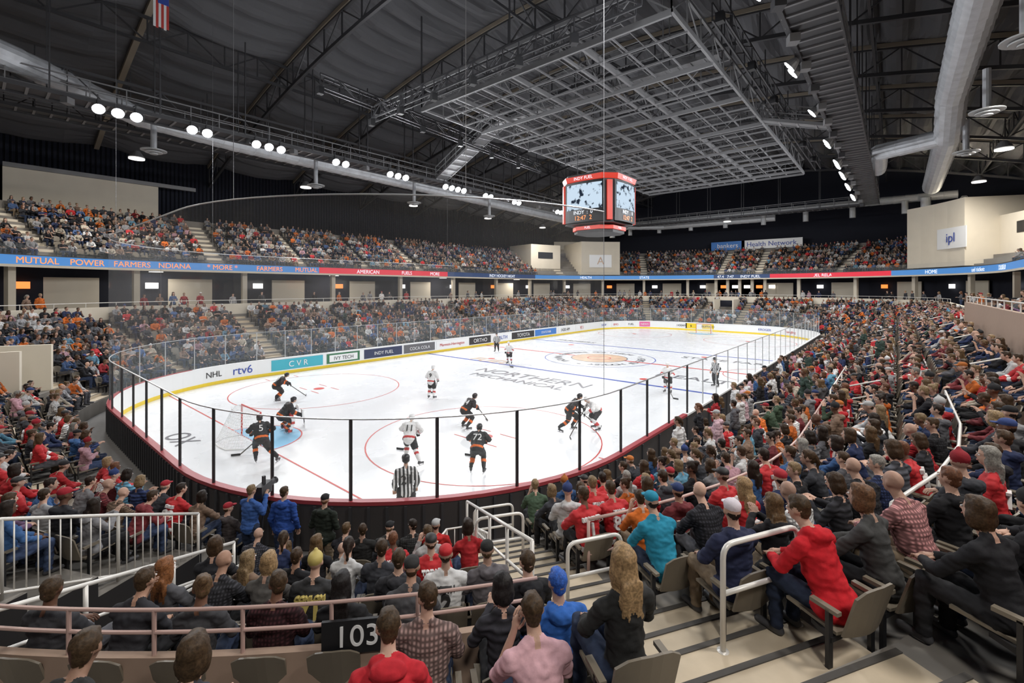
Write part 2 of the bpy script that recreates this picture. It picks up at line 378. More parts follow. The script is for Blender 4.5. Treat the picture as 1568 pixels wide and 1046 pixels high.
def arcwall(g0,g1,d,z0,z1,k,dep=1.5):
    sweep(tw,[(d,z0),(d,z1),(d+dep,z1)],k,g0,g1)
    for g in(g0,g1): tw.poly([G(g,d,z0),G(g,d,z1),G(g,d+dep,z1),G(g,d+dep,z0)],k)
arcwall(3.42,3.62,13.6,8.2,14.0,'beige',8); arcwall(3.7,3.86,16,8.2,13.4,'beige',6)
arcwall(1.28,1.5,13.6,8.2,15.2,'beige',8); arcwall(1.05,1.28,16.5,8.2,13.2,'beige',6)
for g0,g1,d,z in((1.09,1.22,16.45,11.2),(3.74,3.82,15.95,11.0)): sweep(tw,[(d,z),(d,z+1.1)],'black',g0,g1)
tower=tw.obj('corner_tower')
sg=MB(); 
for g,z,s,k in((3.52,10.6,'',None),(1.33,11.2,'ipl',None)):
    n_=ring(int(g),g-int(g))[1]; p=G(g,13.5,z); sg.box((p.x,p.y,z),(.08,4.0,2.2),'white',math.atan2(n_[1],n_[0]))
    if s: q=G(g,13.4,z); text(s,'sign_text',1.4,q,(n_[1],-n_[0],0),(0,0,1),'blue',tower)
    else: q=G(g,13.42,z); text('A','sign_text',1.9,q,(n_[1],-n_[0],0),(0,0,1),'logo',tower)
for g,s,kk in((2.9,'bankers','sky'),(2.15,'Health Network','white')):
    n_=ring(int(g),g-int(g))[1]; p=G(g,21.3,13.6); sg.box((p.x,p.y,13.3),(.08,5.5 if kk=='sky' else 9,1.5),kk,math.atan2(n_[1],n_[0]))
    q=G(g,21.2,13.3); text(s,'sign_text',1.1,q,(n_[1],-n_[0],0),(0,0,1),'white' if kk=='sky' else 'blue',tower)
sg.obj('signs',tower)
def wall(name,x0,y0,x1,y1,z0,z1,k):
    w=MB(); w.poly([(x0,y0,z0),(x1,y1,z0),(x1,y1,z1),(x0,y0,z1)],k); return w.obj(name)
WX,WY=53.5,36.5
m=mat('curtain_folds',(.012,.016,.032),.9); t=m.node_tree; wv=t.nodes.new('ShaderNodeTexWave'); wv.inputs['Scale'].default_value=.9; tc=t.nodes.new('ShaderNodeTexCoord'); bp=t.nodes.new('ShaderNodeBump'); bp.inputs['Distance'].default_value=.5
t.links.new(tc.outputs['Object'],wv.inputs['Vector']); t.links.new(wv.outputs['Fac'],bp.inputs['Height']); t.links.new(bp.outputs[0],t.nodes['Principled BSDF'].inputs['Normal']); M['curtain']=m
wall('wall_north',-WX,WY,WX,WY,-.03,20,'curtain'); wall('wall_south',-WX,-WY,WX,-WY,-.03,20,'curtain')
wall('wall_east',WX,-WY,WX,WY,-.03,27,'dark'); wall('wall_west',-WX,-WY,-WX,WY,-.03,27,'dark')
w=MB(); w.box((-27.5,35.2,13.9),(10,.3,3.4),'beige'); w.box((-38.5,32.5,13.9),(9,.3,3.2),'beige',.5); w.box((45.5,31.5,14),(8,.3,2.6),'beige',-.8)
w.box((-26,35.0,15.75),(13,.4,.35),'steel2'); w.box((52.8,-30,13.5),(.3,10,2.6),'beige'); w.obj('wall_panel_beige')

# ------------------------------------------------------------ roof
def vz(y): return 26-7.0*(abs(y)/WY)**1.8
rf=MB(); ys=np.linspace(-WY,WY,241)
xs=np.arange(-WX,WX+.1,107/48)
vs=[]
for x in xs:
    for y in ys:
        ph=(y+WY)/2.03; bx=abs(math.sin(pi*(x+WX)/8.92))
        vs.append((x,y,vz(y)-.1-.95*abs(math.sin(pi*ph))*bx**.6))
fs=[(i*241+j,i*241+j+1,(i+1)*241+j+1,(i+1)*241+j) for i in range(len(xs)-1) for j in range(240)]
rf.mesh(vs,fs,'deck'); rf.obj('ceiling',smooth=False)
tr=MB()
def truss(pt,pb,k,w=.16,wd=.08):
    n=len(pt)
    for i in range(n-1):
        tr.beam(pt[i],pt[i+1],w,w*1.3,k); tr.beam(pb[i],pb[i+1],w,w*1.3,k)
        tr.beam(pt[i],pb[i+1],wd,wd,k) if i%2 else tr.beam(pb[i],pt[i+1],wd,wd,k)
    for i in range(n): tr.beam(pt[i],pb[i],wd,wd,k)
for x in np.arange(-WX+8.92,WX,8.92):
    ysx=np.linspace(-WY,WY,31)
    if abs(x-(-WX+8.92*3))>1: truss([(x,y,vz(y)-.5) for y in ysx],[(x,y,vz(y)-2.4) for y in ysx],'steel',.2,.09)
    for i in range(30): tr.beam((x,ysx[i],vz(ysx[i])-.35),(x,ysx[i+1],vz(ysx[i+1])-.35),.35,.3,'purlin')
for y in(-27,-18,0,18,27):
    xx=np.linspace(-WX,WX,49); truss([(x,y,vz(y)-.6) for x in xx],[(x,y,vz(y)-2.2) for x in xx],'steel',.15,.08)
tr.obj('roof_trusses')
gr=MB(); tr=gr; gx0,gx1,gy0,gy1,gz=-14,24,-11.5,6,18.2
for i,x in enumerate(np.linspace(gx0,gx1,20)):
    gr.beam((x,gy0,gz),(x,gy1,gz),.06 if i%3 else .14,.10 if i%3 else .26,'steel2')
for i,y in enumerate(np.linspace(gy0,gy1,12)):
    gr.beam((gx0,y,gz+.15),(gx1,y,gz+.15),.06 if i%3 else .14,.10 if i%3 else .26,'steel2')
for y in(gy0,gy0+6,gy0+12,gy1):
    xx=np.linspace(gx0,gx1,20); truss([(x,y,gz+1.6) for x in xx],[(x,y,gz+.1) for x in xx],'steel2',.12,.06)
for x in(gx0,-4.5,5,14.5,gx1):
    yy=np.linspace(gy0,gy1,11); truss([(x,y,gz+1.6) for y in yy],[(x,y,gz+.1) for y in yy],'steel2',.12,.06)
for x in(gx0,-4.5,5,14.5,gx1):
    for y in(gy0,-2,gy1): gr.beam((x,y,gz+1.6),(x,y,vz(y)-1),.08,.08,'steel')
for x in np.linspace(gx0,gx1,39): gr.beam((x,-9,gz+.4),(x,5,gz+.4),.035,.035,'steel2')
for y in np.linspace(-9,5,13): gr.beam((gx0,y,gz+.45),(gx1,y,gz+.45),.035,.035,'steel2')
gr.obj('rigging_grid')
cwk=MB(); tr=cwk
def catwalk(p,q,w=1.3,k='steel',kd='steel2'):
    p=Vector(p);q=Vector(q);d=(q-p).normalized(); x=d.cross(Vector((0,0,1))).normalized(); L=(q-p).length; n=max(2,int(L/1.6))
    cwk.beam(p,q,w,.10,k)
    for e in(-1,1):
        o_=x*e*w/2
        for h,ww in((.0,.22),(.55,.06),(1.1,.07)): cwk.beam(p+o_+Vector((0,0,h)),q+o_+Vector((0,0,h)),.06 if h else .1,ww,k if h==0 else kd)
        for i in range(n+1): c=p+(q-p)*i/n+o_; cwk.beam(c,c+Vector((0,0,1.1)),.05,.05,kd)
        if abs(d.z)<.05:
            for i in range(0,n+1,3): c=p+(q-p)*i/n+o_; cwk.beam(c,(c.x,c.y,vz(c.y)-1.2),.07,.07,k)
    for i in range(n*2): c=p+(q-p)*i/(n*2); cwk.beam(c-x*w/2-Vector((0,0,.08)),c+x*w/2-Vector((0,0,.08)),.12,.08,kd)
catwalk((-46,16.6,16.6),(40,16.6,16.6)); catwalk((-46,-16.6,16.6),(40,-16.6,16.6),1.8)
catwalk((-46,24,17.5),(46,24,17.5),1.0); catwalk((40,-16,16.6),(40,16,16.6))
catwalk((-3.5,16,16.9),(-5,7,19.8),1.3,'steel2','wduct'); catwalk((-5,7,19.8),(-5,-11,19.9),1.1,'steel2','steel2'); catwalk((4,-16,16.9),(4,-11.5,18.4),1.0,'steel2','steel2')
catwalk((-14,-11,19.5),(-14,-16,19.5),.9,'steel2')
for yy in(16.6,-16.6,24):
    zz=16.6 if abs(yy)<20 else 17.5
    xx=np.linspace(-46,40,40); truss([(x,yy+.8,zz+2.0) for x in xx],[(x,yy+.8,zz-.1) for x in xx],'steel',.12,.06)
for x in np.arange(-40,38,3.1):
    for yy in(15.9,-15.9):
        cwk.box((x,yy,16.25),(.45,.4,.35),'steel' if int(x)%2 else 'steel2',x)
cwk.obj('catwalk')
hg=MB(); tr=hg
for (x0,y0,x1,y1,z) in((-20,8.5,6,10.5,18.6),(-16,9,-16,-11,17.8),(-12,-13,24,-13,18.6),(14,9,26,9,18)):
    n=18; P=[(x0+(x1-x0)*i/n,y0+(y1-y0)*i/n) for i in range(n+1)]
    truss([(a,b_,z+.8) for a,b_ in P],[(a,b_,z) for a,b_ in P],'steel',.08,.05)
    truss([(a+.5,b_+.5,z+.8) for a,b_ in P],[(a+.5,b_+.5,z) for a,b_ in P],'steel',.08,.05)
    for i in range(0,n,3): hg.box((P[i][0],P[i][1],z-.3),(.35,.35,.45),'black',i)
hg.obj('hanging_truss')
fl=MB(); 
for i in range(6): fl.box((-27.6+.12*i,12.2,21.4),(.115,.02,2.0+.1*math.sin(i*2)),'red' if i%2 else 'white')
fl.box((-27.2,12.19,22.1),(.5,.04,.7),'blue'); fl.tube([(-28,12.2,22.5),(-26.7,12.2,22.5)],.02,'alum',5); fl.obj('hanging_flag')
du=MB()
def duct(pts,r,k,rib=1.2):
    P=[];R=[]
    pts=[Vector(p) for p in pts]
    for a,b_ in zip(pts[:-1],pts[1:]):
        n=max(1,int((b_-a).length/rib))
        for i in range(n):
            c=a+(b_-a)*i/n; e=(b_-a).normalized()
            P+= [c,c+e*.06,c+e*.10]; R+=[r*1.06,r*1.06,r]
    P.append(pts[-1]); R.append(r)
    du.tube(P,R,k,16)
duct([(-37,13.2,18.0),(-32.6,16.6,18.0),(-26.5,21.5,17.9),(-20,22.4,17.8),(44,22.4,17.0)],.66,'duct')
duct([(-46,-22.0,18.8),(-6,-22.0,18.8),(8,-22,18.8),(14,-22.2,17.5),(36,-22.2,17.3)],.8,'duct')
duct([(14,-22.2,17.5),(16,-18,17.5),(22,-17.8,17.3)],.65,'duct')
duct([(45,-25,17.6),(45,25,17.6)],.5,'wduct')
duct([(36,22,16.6),(44,12,16.6),(45,-5,16.6)],.5,'wduct')
for y in np.arange(-20,22,5.5): duct([(44.5,y,17.2),(44.5,y,15.6)],.35,'wduct')
for p in((44.2,-22,17.4),(44.2,22,17.4)): duct([p,(p[0],p[1],15.4)],.5,'duct')
for (x,y,z) in((-17,-22.5,15.7),(-8,-23,15.5),(2,-23,15.7),(12,-23,15.7),(-26,20,15.4),(-14,21,15.2),(-3,21,15.2),(9,21,15.2),(-36,14,15.4)):
    for r_,zz in((.75,z),(.5,z-.12),(.25,z-.22)): du.tube([(x,y,zz),(x,y,zz-.06)],r_,'wduct',20)
    du.tube([(x,y,z),(x,y,z+2.3)],.18,'duct',10)
du.obj('ventilation_duct',smooth=False)

# ------------------------------------------------------------ lights
lampX_L=[(-28.6,3),(-24.5,2),(-20.2,3),(-14.6,2),(-9.0,3),(-2.0,4),(3,2),(8,2),(17.4,3),(26,2)]
lampX_R=[(-24,3),(-17,2),(-9.4,2),(-2.5,1),(5,2),(12,3),(17,3),(23,3),(30,3)]
fx=MB()
def flood(x,y,z,aim):
    d=(Vector(aim)-Vector((x,y,z))).normalized(); c=Vector((x,y,z))
    fx.tube([c-d*.42,c-d*.3,c-d*.02,c],[.12,.2,.31,.31],'steel2',14)
    fx.tube([c-d*.01,c+d*.015],.28,'lamp',16); fx.beam(c-d*.3,c-d*.3+Vector((0,0,.7)),.05,.05,'steel')
def area(name,loc,aim,size,power,col=(.95,.97,1)):
    l=bpy.data.lights.new(name,'AREA'); l.shape='DISK'; l.size=size; l.energy=power; l.color=col
    o=bpy.data.objects.new(name,l); COL.objects.link(o); o.location=loc
    o.rotation_euler=(Vector(aim)-Vector(loc)).to_track_quat('-Z','Y').to_euler(); return o
fxp=empty('stadium_floodlights')
for lst,y,sd in((lampX_L,15.6,1),(lampX_R,-15.4,-1)):
    for x,n in lst:
        for i in range(n): flood(x+(i-(n-1)/2)*.85,y,16.1,(x*.8-(6 if sd>0 else 3),-sd*4,0))
        o=area('floodlight_lamp',(x,y-.5*sd,15.7),(x*.85,-sd*1,0),1.4,600*(.6+.2*n)); o.parent=fxp
fx.obj('floodlight_fixtures',fxp)
hl=empty('house_lights')
hm=MB()
for x in(-38,-26,-13,0,13,26,38):
    for y in(-25,25,0) if abs(x)>30 else (-25,25):
        o=area('house_lamp',(x,y,15.6),(x*1.0,y*.9,0),2.2,1150 if y<0 else 1000,(1,.95,.88)); o.parent=hl
        hm.tube([(x,y,15.75),(x,y,15.68)],.5,'house',20); hm.tube([(x,y,15.8),(x,y,16.3)],[.52,.2],'steel2',16)
for x in(-24,-8,8,24):   # added fill lights with glowing discs, put in to brighten the concourse wall
    o=area('concourse_fill_light',(x,28.8,7.2),(x,29.5,0),1.6,110,(1,.92,.8)); o.parent=hl; hm.tube([(x,28.8,7.28),(x,28.8,7.24)],.5,'house',16)
hm.obj('house_light_fixtures',hl)
w=bpy.data.worlds.new('World'); scene.world=w; w.use_nodes=True; w.node_tree.nodes['Background'].inputs[0].default_value=(.05,.055,.07,1); w.node_tree.nodes['Background'].inputs[1].default_value=.3

# ------------------------------------------------------------ scoreboard
sb=MB()
m,t,b=nt('video_screen'); em=t.nodes.new('ShaderNodeEmission'); n=t.nodes.new('ShaderNodeTexNoise'); n.inputs['Scale'].default_value=2.2; n.inputs['Detail'].default_value=6
cr=t.nodes.new('ShaderNodeValToRGB'); e=cr.color_ramp.elements; e[0].position=.38; e[0].color=(.02,.03,.05,1); e[1].position=.46; e[1].color=(.62,.76,.9,1)
tc=t.nodes.new('ShaderNodeTexCoord'); t.links.new(tc.outputs['Object'],n.inputs['Vector']); t.links.new(n.outputs['Fac'],cr.inputs[0]); t.links.new(cr.outputs[0],em.inputs[0]); em.inputs[1].default_value=1.0
t.links.new(em.outputs[0],t.nodes['Material Output'].inputs[0]); M['screen']=m
def octo(hw,cut,z):
    return [(hw,-hw+cut,z),(hw,hw-cut,z),(hw-cut,hw,z),(-hw+cut,hw,z),(-hw,hw-cut,z),(-hw,-hw+cut,z),(-hw+cut,-hw,z),(hw-cut,-hw,z)]
def prism(hw,cut,z0,z1,k,hw2=None):
    a=[Vector(p) for p in octo(hw,cut,z0)]; b_=[Vector(p) for p in octo(hw2 or hw,cut,z1)]
    sb.mesh(a+b_,[(i,(i+1)%8,8+(i+1)%8,8+i) for i in range(8)]+[tuple(range(7,-1,-1)),tuple(range(8,16))],k)
prism(2.25,.55,11.1,14.5,'black'); prism(2.5,.95,14.5,14.9,'sbred',2.6); prism(2.4,.85,14.9,15.1,'black'); prism(1.9,.8,10.65,10.95,'sbred'); prism(1.8,.8,10.4,10.65,'black'); prism(1.6,.6,10.95,11.1,'black')
for a in range(4):
    R=Matrix.Rotation(a*pi/2,3,'Z')
    N=8
    for i in range(N):
        f=lambda y:2.6-.07*y*y
        def strip(yw,z0,z1,k,o):
            y0=-yw+2*yw*i/N; y1=-yw+2*yw*(i+1)/N
            sb.poly([R@Vector((f(y0)+o,y0,z0)),R@Vector((f(y1)+o,y1,z0)),R@Vector((f(y1)+o,y1,z1)),R@Vector((f(y0)+o,y0,z1))],k)
        strip(1.62,12.2,14.25,'screen',.02); strip(1.8,11.2,14.45,'black',0)
    c=R@Vector((2.1,2.1,12.8)); sb.box(tuple(c),(.2,.42,3.1),'sbred',a*pi/2+pi/4)
sbo=sb.obj('scoreboard')
for a in range(4):
    R=Matrix.Rotation(a*pi/2,3,'Z')
    for s,z,sz,k in(('INDY  :  0',11.95,.42,'ribwhite'),('12:47  2',11.5,.5,'riborange')): text(s,'score_digits',sz,R@Vector((2.61,0,z)),R@Vector((0,1,0)),(0,0,1),k,sbo)
    text('INDY FUEL','score_name',.36,R@Vector((2.6,0,14.7)),R@Vector((0,1,0)),(0,0,1),'ribwhite',sbo)
    text('FUEL','score_name',.26,R@Vector((1.92,0,10.8)),R@Vector((0,1,0)),(0,0,1),'ribwhite',sbo)
cb=MB()
for x,y in((1,1),(1,-1),(-1,1),(-1,-1)): cb.tube([(x*1.3,y*1.3,15),(x*1.3,y*1.3,24)],.03,'steel',5)
cb.obj('scoreboard_cables',sbo)

# ------------------------------------------------------------ goal
def goal(name,x,s):
    g=MB()
    g.tube([(x,-.915,0),(x,-.915,1.22),(x,.915,1.22),(x,.915,0)],.035,'red',8)
    base=[(x,-.915,.03),(x-s*.6,-1.0,.03),(x-s*1.05,-.6,.03),(x-s*1.1,0,.03),(x-s*1.05,.6,.03),(x-s*.6,1.0,.03),(x,.915,.03)]
    tp=[(x,-.915,1.22),(x-s*.3,-.85,1.22),(x-s*.5,-.5,1.22),(x-s*.55,0,1.22),(x-s*.5,.5,1.22),(x-s*.3,.85,1.22),(x,.915,1.22)]
    g.tube(base,.025,'white',6); g.tube(tp,.02,'white',6)
    def lerp(P,u): 
        u*=len(P)-1; i=min(int(u),len(P)-2); return Vector(P[i]).lerp(Vector(P[i+1]),u-i)
    for i in range(41): g.tube([lerp(base,i/40),lerp(tp,i/40)],.006,'white',3)
    for j in range(1,12): g.tube([lerp(base,i/24).lerp(lerp(tp,i/24),j/12) for i in range(25)],.006,'white',3)
    for j in range(1,16): yy=-.915+1.83*j/16; g.tube([(x,yy,1.22),(x-s*(.5-.2*abs(yy)**2),yy,1.22)],.006,'white',3)
    return g.obj(name)
goal('hockey_goal',-27.15,1); goal('hockey_goal',27.15,-1)

# ------------------------------------------------------------ PEOPLE
def caps(p0,r0,p1,r1,seg=12,cap=4):
    p0=np.array(p0,float);p1=np.array(p1,float);d=p1-p0;L=np.linalg.norm(d)
    d=d/L if L>1e-6 else np.array([0,0,1.])
    up=np.array([0,0,1.]) if abs(d[2])<.9 else np.array([1.,0,0]); x=np.cross(d,up);x/=np.linalg.norm(x);y=np.cross(d,x)
    V=[p0-d*r0]; 
    for i in range(1,cap+1):
        ph=-pi/2+pi/2*i/cap
        for j in range(seg): a=2*pi*j/seg; V.append(p0+d*r0*math.sin(ph)+(x*math.cos(a)+y*math.sin(a))*r0*math.cos(ph))
    for i in range(0,cap):
        ph=pi/2*i/cap
        for j in range(seg): a=2*pi*j/seg; V.append(p1+d*r1*math.sin(ph)+(x*math.cos(a)+y*math.sin(a))*r1*math.cos(ph))
    V.append(p1+d*r1); F=[]; nr=2*cap
    for j in range(seg): F.append((0,1+(j+1)%seg,1+j))
    for i in range(nr-1):
        for j in range(seg):
            a=1+i*seg+j;b_=1+i*seg+(j+1)%seg; F.append((a,b_,b_+seg,a+seg))
    e=len(V)-1; o=1+(nr-1)*seg
    for j in range(seg): F.append((e,o+j,o+(j+1)%seg))
    return V,F
def ell(c,r,R=None,seg=14,rg=8):
    R=np.eye(3) if R is None else R; c=np.array(c,float); V=[c+R@np.array([0,0,-r[2]])]
    for i in range(1,rg):
        ph=-pi/2+pi*i/rg
        for j in range(seg): a=2*pi*j/seg; V.append(c+R@np.array([r[0]*math.cos(ph)*math.cos(a),r[1]*math.cos(ph)*math.sin(a),r[2]*math.sin(ph)]))
    V.append(c+R@np.array([0,0,r[2]])); F=[]
    for j in range(seg): F.append((0,1+(j+1)%seg,1+j))
    for i in range(rg-2):
        for j in range(seg):
            a=1+i*seg+j;b_=1+i*seg+(j+1)%seg; F.append((a,b_,b_+seg,a+seg))
    e=len(V)-1;o=1+(rg-2)*seg
    for j in range(seg): F.append((e,o+j,o+(j+1)%seg))
    return V,F
def rotm(yaw,pitch,roll=0):
    return np.array(Matrix.Rotation(yaw,3,'Z')@Matrix.Rotation(-pitch,3,'X')@Matrix.Rotation(roll,3,'Y'))
# slots: 0 skin 1 shirt 2 pants 3 hair 4 shoes 5 eyewhite 6 iris 7 lips 8 hat/trim 9 socks 10 gloves 11 number 12 helmet
def body(name,mats,hip,lean,legs,arms,yaw=0,pitch=0,bulk=1.,fem=False,hair='short',voxel=.014,player=False,side=0,trimz=None,hood=False,num=None,nam=None,bare=False):
    PR=[];POST=[]
    def C(p0,r0,p1,r1,l): PR.append(('c',np.array(p0,float),r0,np.array(p1,float),r1,l))
    def E(c,r,R,l): PR.append(('e',np.array(c,float),np.array(r,float),np.eye(3) if R is None else R,l))
    H=np.array(hip,float); T=rotm(0,lean,side)
    def tp(x,y,z): return H+T@np.array([x,y,z])
    b=bulk; sw=.155 if fem else .178
    E(tp(0,-.01,.03),(.165*b if not fem else .17*b,.125*b,.13),T,2)
    E(tp(0,.0,.17),((.138 if fem else .158)*b,.115*b,.16),T,1)
    E(tp(0,.0,.27),((.150 if fem else .178)*b,.130*b,.29),T,1)
    E(tp(0,-.01,.40),((.155 if fem else .185)*b,.115*b,.14),T,1)
    if fem:
        for s in(-1,1): E(tp(s*.07,.085,.36),(.065,.06,.065),T,1)
    C(tp(-sw+.02,-.01,.475),.062*b,tp(sw-.02,-.01,.475),.062*b,1)
    for s in(-1,1): C(tp(s*.03,-.02,.555),.045,tp(s*(sw-.04),-.015,.49),.055*b,1)
    C(tp(0,-.01,.12),.142*b,tp(0,-.01,.02),.165*b,1)
    if hood: E(tp(0,-.100,.52),(.12,.07,.065),T,1); C(tp(-.08,-.04,.55),.04,tp(-.05,.06,.52),.03,1); C(tp(.08,-.04,.55),.04,tp(.05,.06,.52),.03,1); C(tp(-.1,-.0,.02),.12,tp(.1,0,.02),.12,1)
    nb_=tp(0,-.01,.55); 
    hd=tp(0,.025,.745); hd=hd+np.array([0,.02*math.sin(pitch),0])
    C(nb_,.055,hd+np.array([0,-.01,-.07]),.05,0)
    Rh=rotm(yaw,lean*.35+pitch); 
    def hp(x,y,z): return hd+Rh@np.array([x,y,z])*.97
    E(hp(0,-.012,.015),(.074,.092,.09),Rh,0); E(hp(0,.02,-.035),(.060,.068,.080),Rh,0); E(hp(0,.038,-.088),(.038,.040,.032),Rh,0)
    C(hp(0,.088,.0),.008,hp(0,.106,-.032),.013,0)
    for s in(-1,1): E(hp(s*.079,-.008,-.015),(.012,.021,.033),Rh,0)
    if hair in('short','long','pony','bun','bob'):
        E(hp(0,-.022,.034),(.080,.091,.084),Rh,3); E(hp(0,-.058,-.025),(.062,.044,.06),Rh,3)
        E(hp(0,.03,.080),(.055,.045,.028),Rh,3)
        for s in (-1,1): E(hp(s*.068,.01,.02),(.014,.03,.035),Rh,3)
    if hair in('long','bob'):
        k=.0 if hair=='long' else .09
        E(hp(0,-.07,-.08+k*.3),(.088,.05,.13-k*.4),Rh,3); E(hp(0,-.03,.03),(.088,.095,.09),Rh,3)
        for s in(-1,1): E(hp(s*.07,-.02,-.08+k*.3),(.03,.055,.12-k*.4),Rh,3)
        if hair=='long':
            E(hd+np.array([0,-.105,-.20]),(.085,.035,.13),None,3)
            for q in range(5): C(hd+np.array([-.06+.03*q,-.125,-.1]),.018,hd+np.array([-.07+.035*q,-.125-.008*(q%2),-.31-.02*(q%3)]),.010,3)
    if hair=='pony': C(hp(0,-.10,.04),.03,hp(0,-.14,-.04),.028,3); C(hp(0,-.14,-.04),.028,hp(0,-.13,-.16),.012,3)
    if hair=='bun': E(hp(0,-.10,.09),(.045,.045,.045),Rh,3)
    if hair=='cap':
        E(hp(0,-.012,.05),(.084,.098,.066),Rh,8); E(hp(0,.115,.030),(.060,.06,.010),Rh,8); E(hp(0,-.055,-.02),(.066,.046,.05),Rh,3)
    if hair=='beanie': E(hp(0,-.018,.045),(.086,.100,.085),Rh,8); E(hp(0,0,.14),(.025,.025,.025),Rh,8)
    if hair=='helmet':
        E(hp(0,-.012,.04),(.105,.128,.095),Rh,12); E(hp(0,-.05,-.02),(.10,.085,.07),Rh,12)
    for i,s in enumerate((-1,1)):
        kn,an,to=[np.array(q,float) for q in legs[i]]
        hj=H+np.array([s*.095,0,0]); tb=1.25 if player else 1.08
        C(hj,.092*tb*(b**.5),kn,.062*tb,2)
        if player:
            C(hj,.125,hj+(kn-hj)*.75,.115,2); C(kn,.082,kn+(an-kn)*.5,.078,9); C(kn+(an-kn)*.4,.078,an+np.array([0,0,.06]),.058,9)
        else:
            C(kn,.062*tb,kn+(an-kn)*.4,.06,2); C(kn+(an-kn)*.4,.06,an,.052,2)
        fd=(to-an)*np.array([1,1,0]); fd=fd/max(1e-6,np.linalg.norm(fd))
        C(an,.05,an+np.array([0,0,-.04]),.045,4); C(an+np.array([0,0,-.05])-fd*.03,.04,to,.036,4)
        if player:
            z=to[2]-.075; P=an-fd*.10; P[2]=z; Q=(to+fd*.03).copy(); Q[2]=z; POST.append((caps(P,.008,Q,.008,6,2),5)); POST.append((caps(P+np.array([0,0,.02]),.012,Q+np.array([0,0,.02]),.012,6,2),5))
            POST.append((caps(an*np.array([1,1,0])+np.array([0,0,z+.01]),.012,an+np.array([0,0,-.06]),.014,6,2),6)); POST.append((caps(to*np.array([1,1,0])+np.array([0,0,z+.01]),.012,to,.014,6,2),6))
        eb,wr,hdr=[np.array(q,float) for q in arms[i]]
        sj=tp(s*(sw+.005),-.01,.47); ab=b*(1.25 if player else 1.10)
        C(sj,.060*ab,eb,.048*ab,1)
        if bare: C(eb,.040,wr,.027,0)
        else: C(eb,.050*ab,wr,(.038 if not player else .05)*b,1)
        hdr=hdr/np.linalg.norm(hdr); sd=np.cross(hdr,np.array([0,0,1.])); 
        if np.linalg.norm(sd)<.2: sd=np.array([1.,0,0])
        sd/=np.linalg.norm(sd); nm=np.cross(sd,hdr); Rm=np.array([sd,hdr,nm]).T; hl=10 if player else 0; fr=.009 if not player else .019
        C(wr,.026 if not player else .05,wr+hdr*.03,.028 if not player else .045,hl)
        E(wr+hdr*.055,(.043 if not player else .06,.055,.019 if not player else .04),Rm,hl)
        for q,(off,ln) in enumerate(((-.031,.068),(-.011,.078),(.010,.074),(.030,.058))):
            f0=wr+hdr*.085+sd*off*(1.4 if player else 1); f1=f0+hdr*ln*.5-nm*.012; f2=f1+hdr*ln*.30-nm*.03
            POST.append((caps(f0,fr,f1,fr*.95,6,2),hl)); POST.append((caps(f1,fr*.95,f2,fr*.85,6,2),hl))
        ts=-s; f0=wr+hdr*.03+sd*ts*.035; f1=f0+hdr*.035+sd*ts*.022-nm*.008; f2=f1+hdr*.03+sd*ts*.002-nm*.012
        POST.append((caps(f0,fr*1.2,f1,fr*1.1,6,2),hl)); POST.append((caps(f1,fr*1.1,f2,fr,6,2),hl))
    for s in(-1,1):
        POST.append((ell(hp(s*.030,.0785,-.003),(.014,.012,.009),Rh,8,5),5)); POST.append((ell(hp(s*.030,.0875,-.003),(.0065,.005,.0065),Rh,8,5),6))
        POST.append((ell(hp(s*.031,.085,.018),(.019,.008,.004),Rh,8,5),3))
    POST.append((ell(hp(0,.0875,-.068),(.023,.008,.007),Rh,10,5),7))
    if num or nam:
        Bk=np.array([T@np.array([1,0,0]),T@np.array([0,0,1]),T@np.array([0,-1,0])]).T
        yb=-.130*b-.008
        if num: POST.append((textgeo(num,.27,.024,tp(0,yb,.26),Bk),11))
        if nam: POST.append((textgeo(nam,.075,.024,tp(0,yb+.012,.42),Bk),11))
    V=[];F=[]
    for p in PR:
        v,f=caps(p[1],p[2],p[3],p[4]) if p[0]=='c' else ell(p[1],p[2],p[3]); o=len(V); V+=v; F+=[tuple(o+i for i in q) for q in f]
    me=bpy.data.meshes.new('tmp'); me.from_pydata([tuple(v) for v in V],[],F); ob=bpy.data.objects.new('tmp',me); COL.objects.link(ob)
    r=ob.modifiers.new('r','REMESH'); r.mode='VOXEL'; r.voxel_size=voxel; sm=ob.modifiers.new('s','SMOOTH'); sm.factor=.5; sm.iterations=3
    dg=bpy.context.evaluated_depsgraph_get(); dg.update(); e=ob.evaluated_get(dg).to_mesh()
    nv=len(e.vertices); co=np.empty(nv*3,'f'); e.vertices.foreach_get('co',co); co=co.reshape(-1,3)
    no=np.empty(nv*3,'f'); e.vertices.foreach_get('normal',no); no=no.reshape(-1,3)
    fcs=[tuple(p.vertices) for p in e.polygons]
    ob.evaluated_get(dg).to_mesh_clear(); bpy.data.objects.remove(ob); bpy.data.meshes.remove(me)
    def label(cen):
        best=np.full(len(cen),9.); lab=np.zeros(len(cen),int)
        for p in PR:
            if p[0]=='c':
                a,b_=p[1],p[3]; ab_=b_-a; t_=np.clip(((cen-a)@ab_)/max(1e-9,ab_@ab_),0,1); d=np.linalg.norm(cen-(a+t_[:,None]*ab_),axis=1)-(p[2]+(p[4]-p[2])*t_); l=p[5]
            else:
                q=(cen-p[1])@p[3]; k0=np.linalg.norm(q/p[2],axis=1); k1=np.linalg.norm(q/(p[2]**2),axis=1); d=k0*(k0-1)/np.maximum(k1,1e-6); l=p[4]
            s_=d<best; best[s_]=d[s_]; lab[s_]=l
        return lab
    cen=np.array([co[list(f)].mean(0) for f in fcs]); lab=label(cen); vl=label(co)
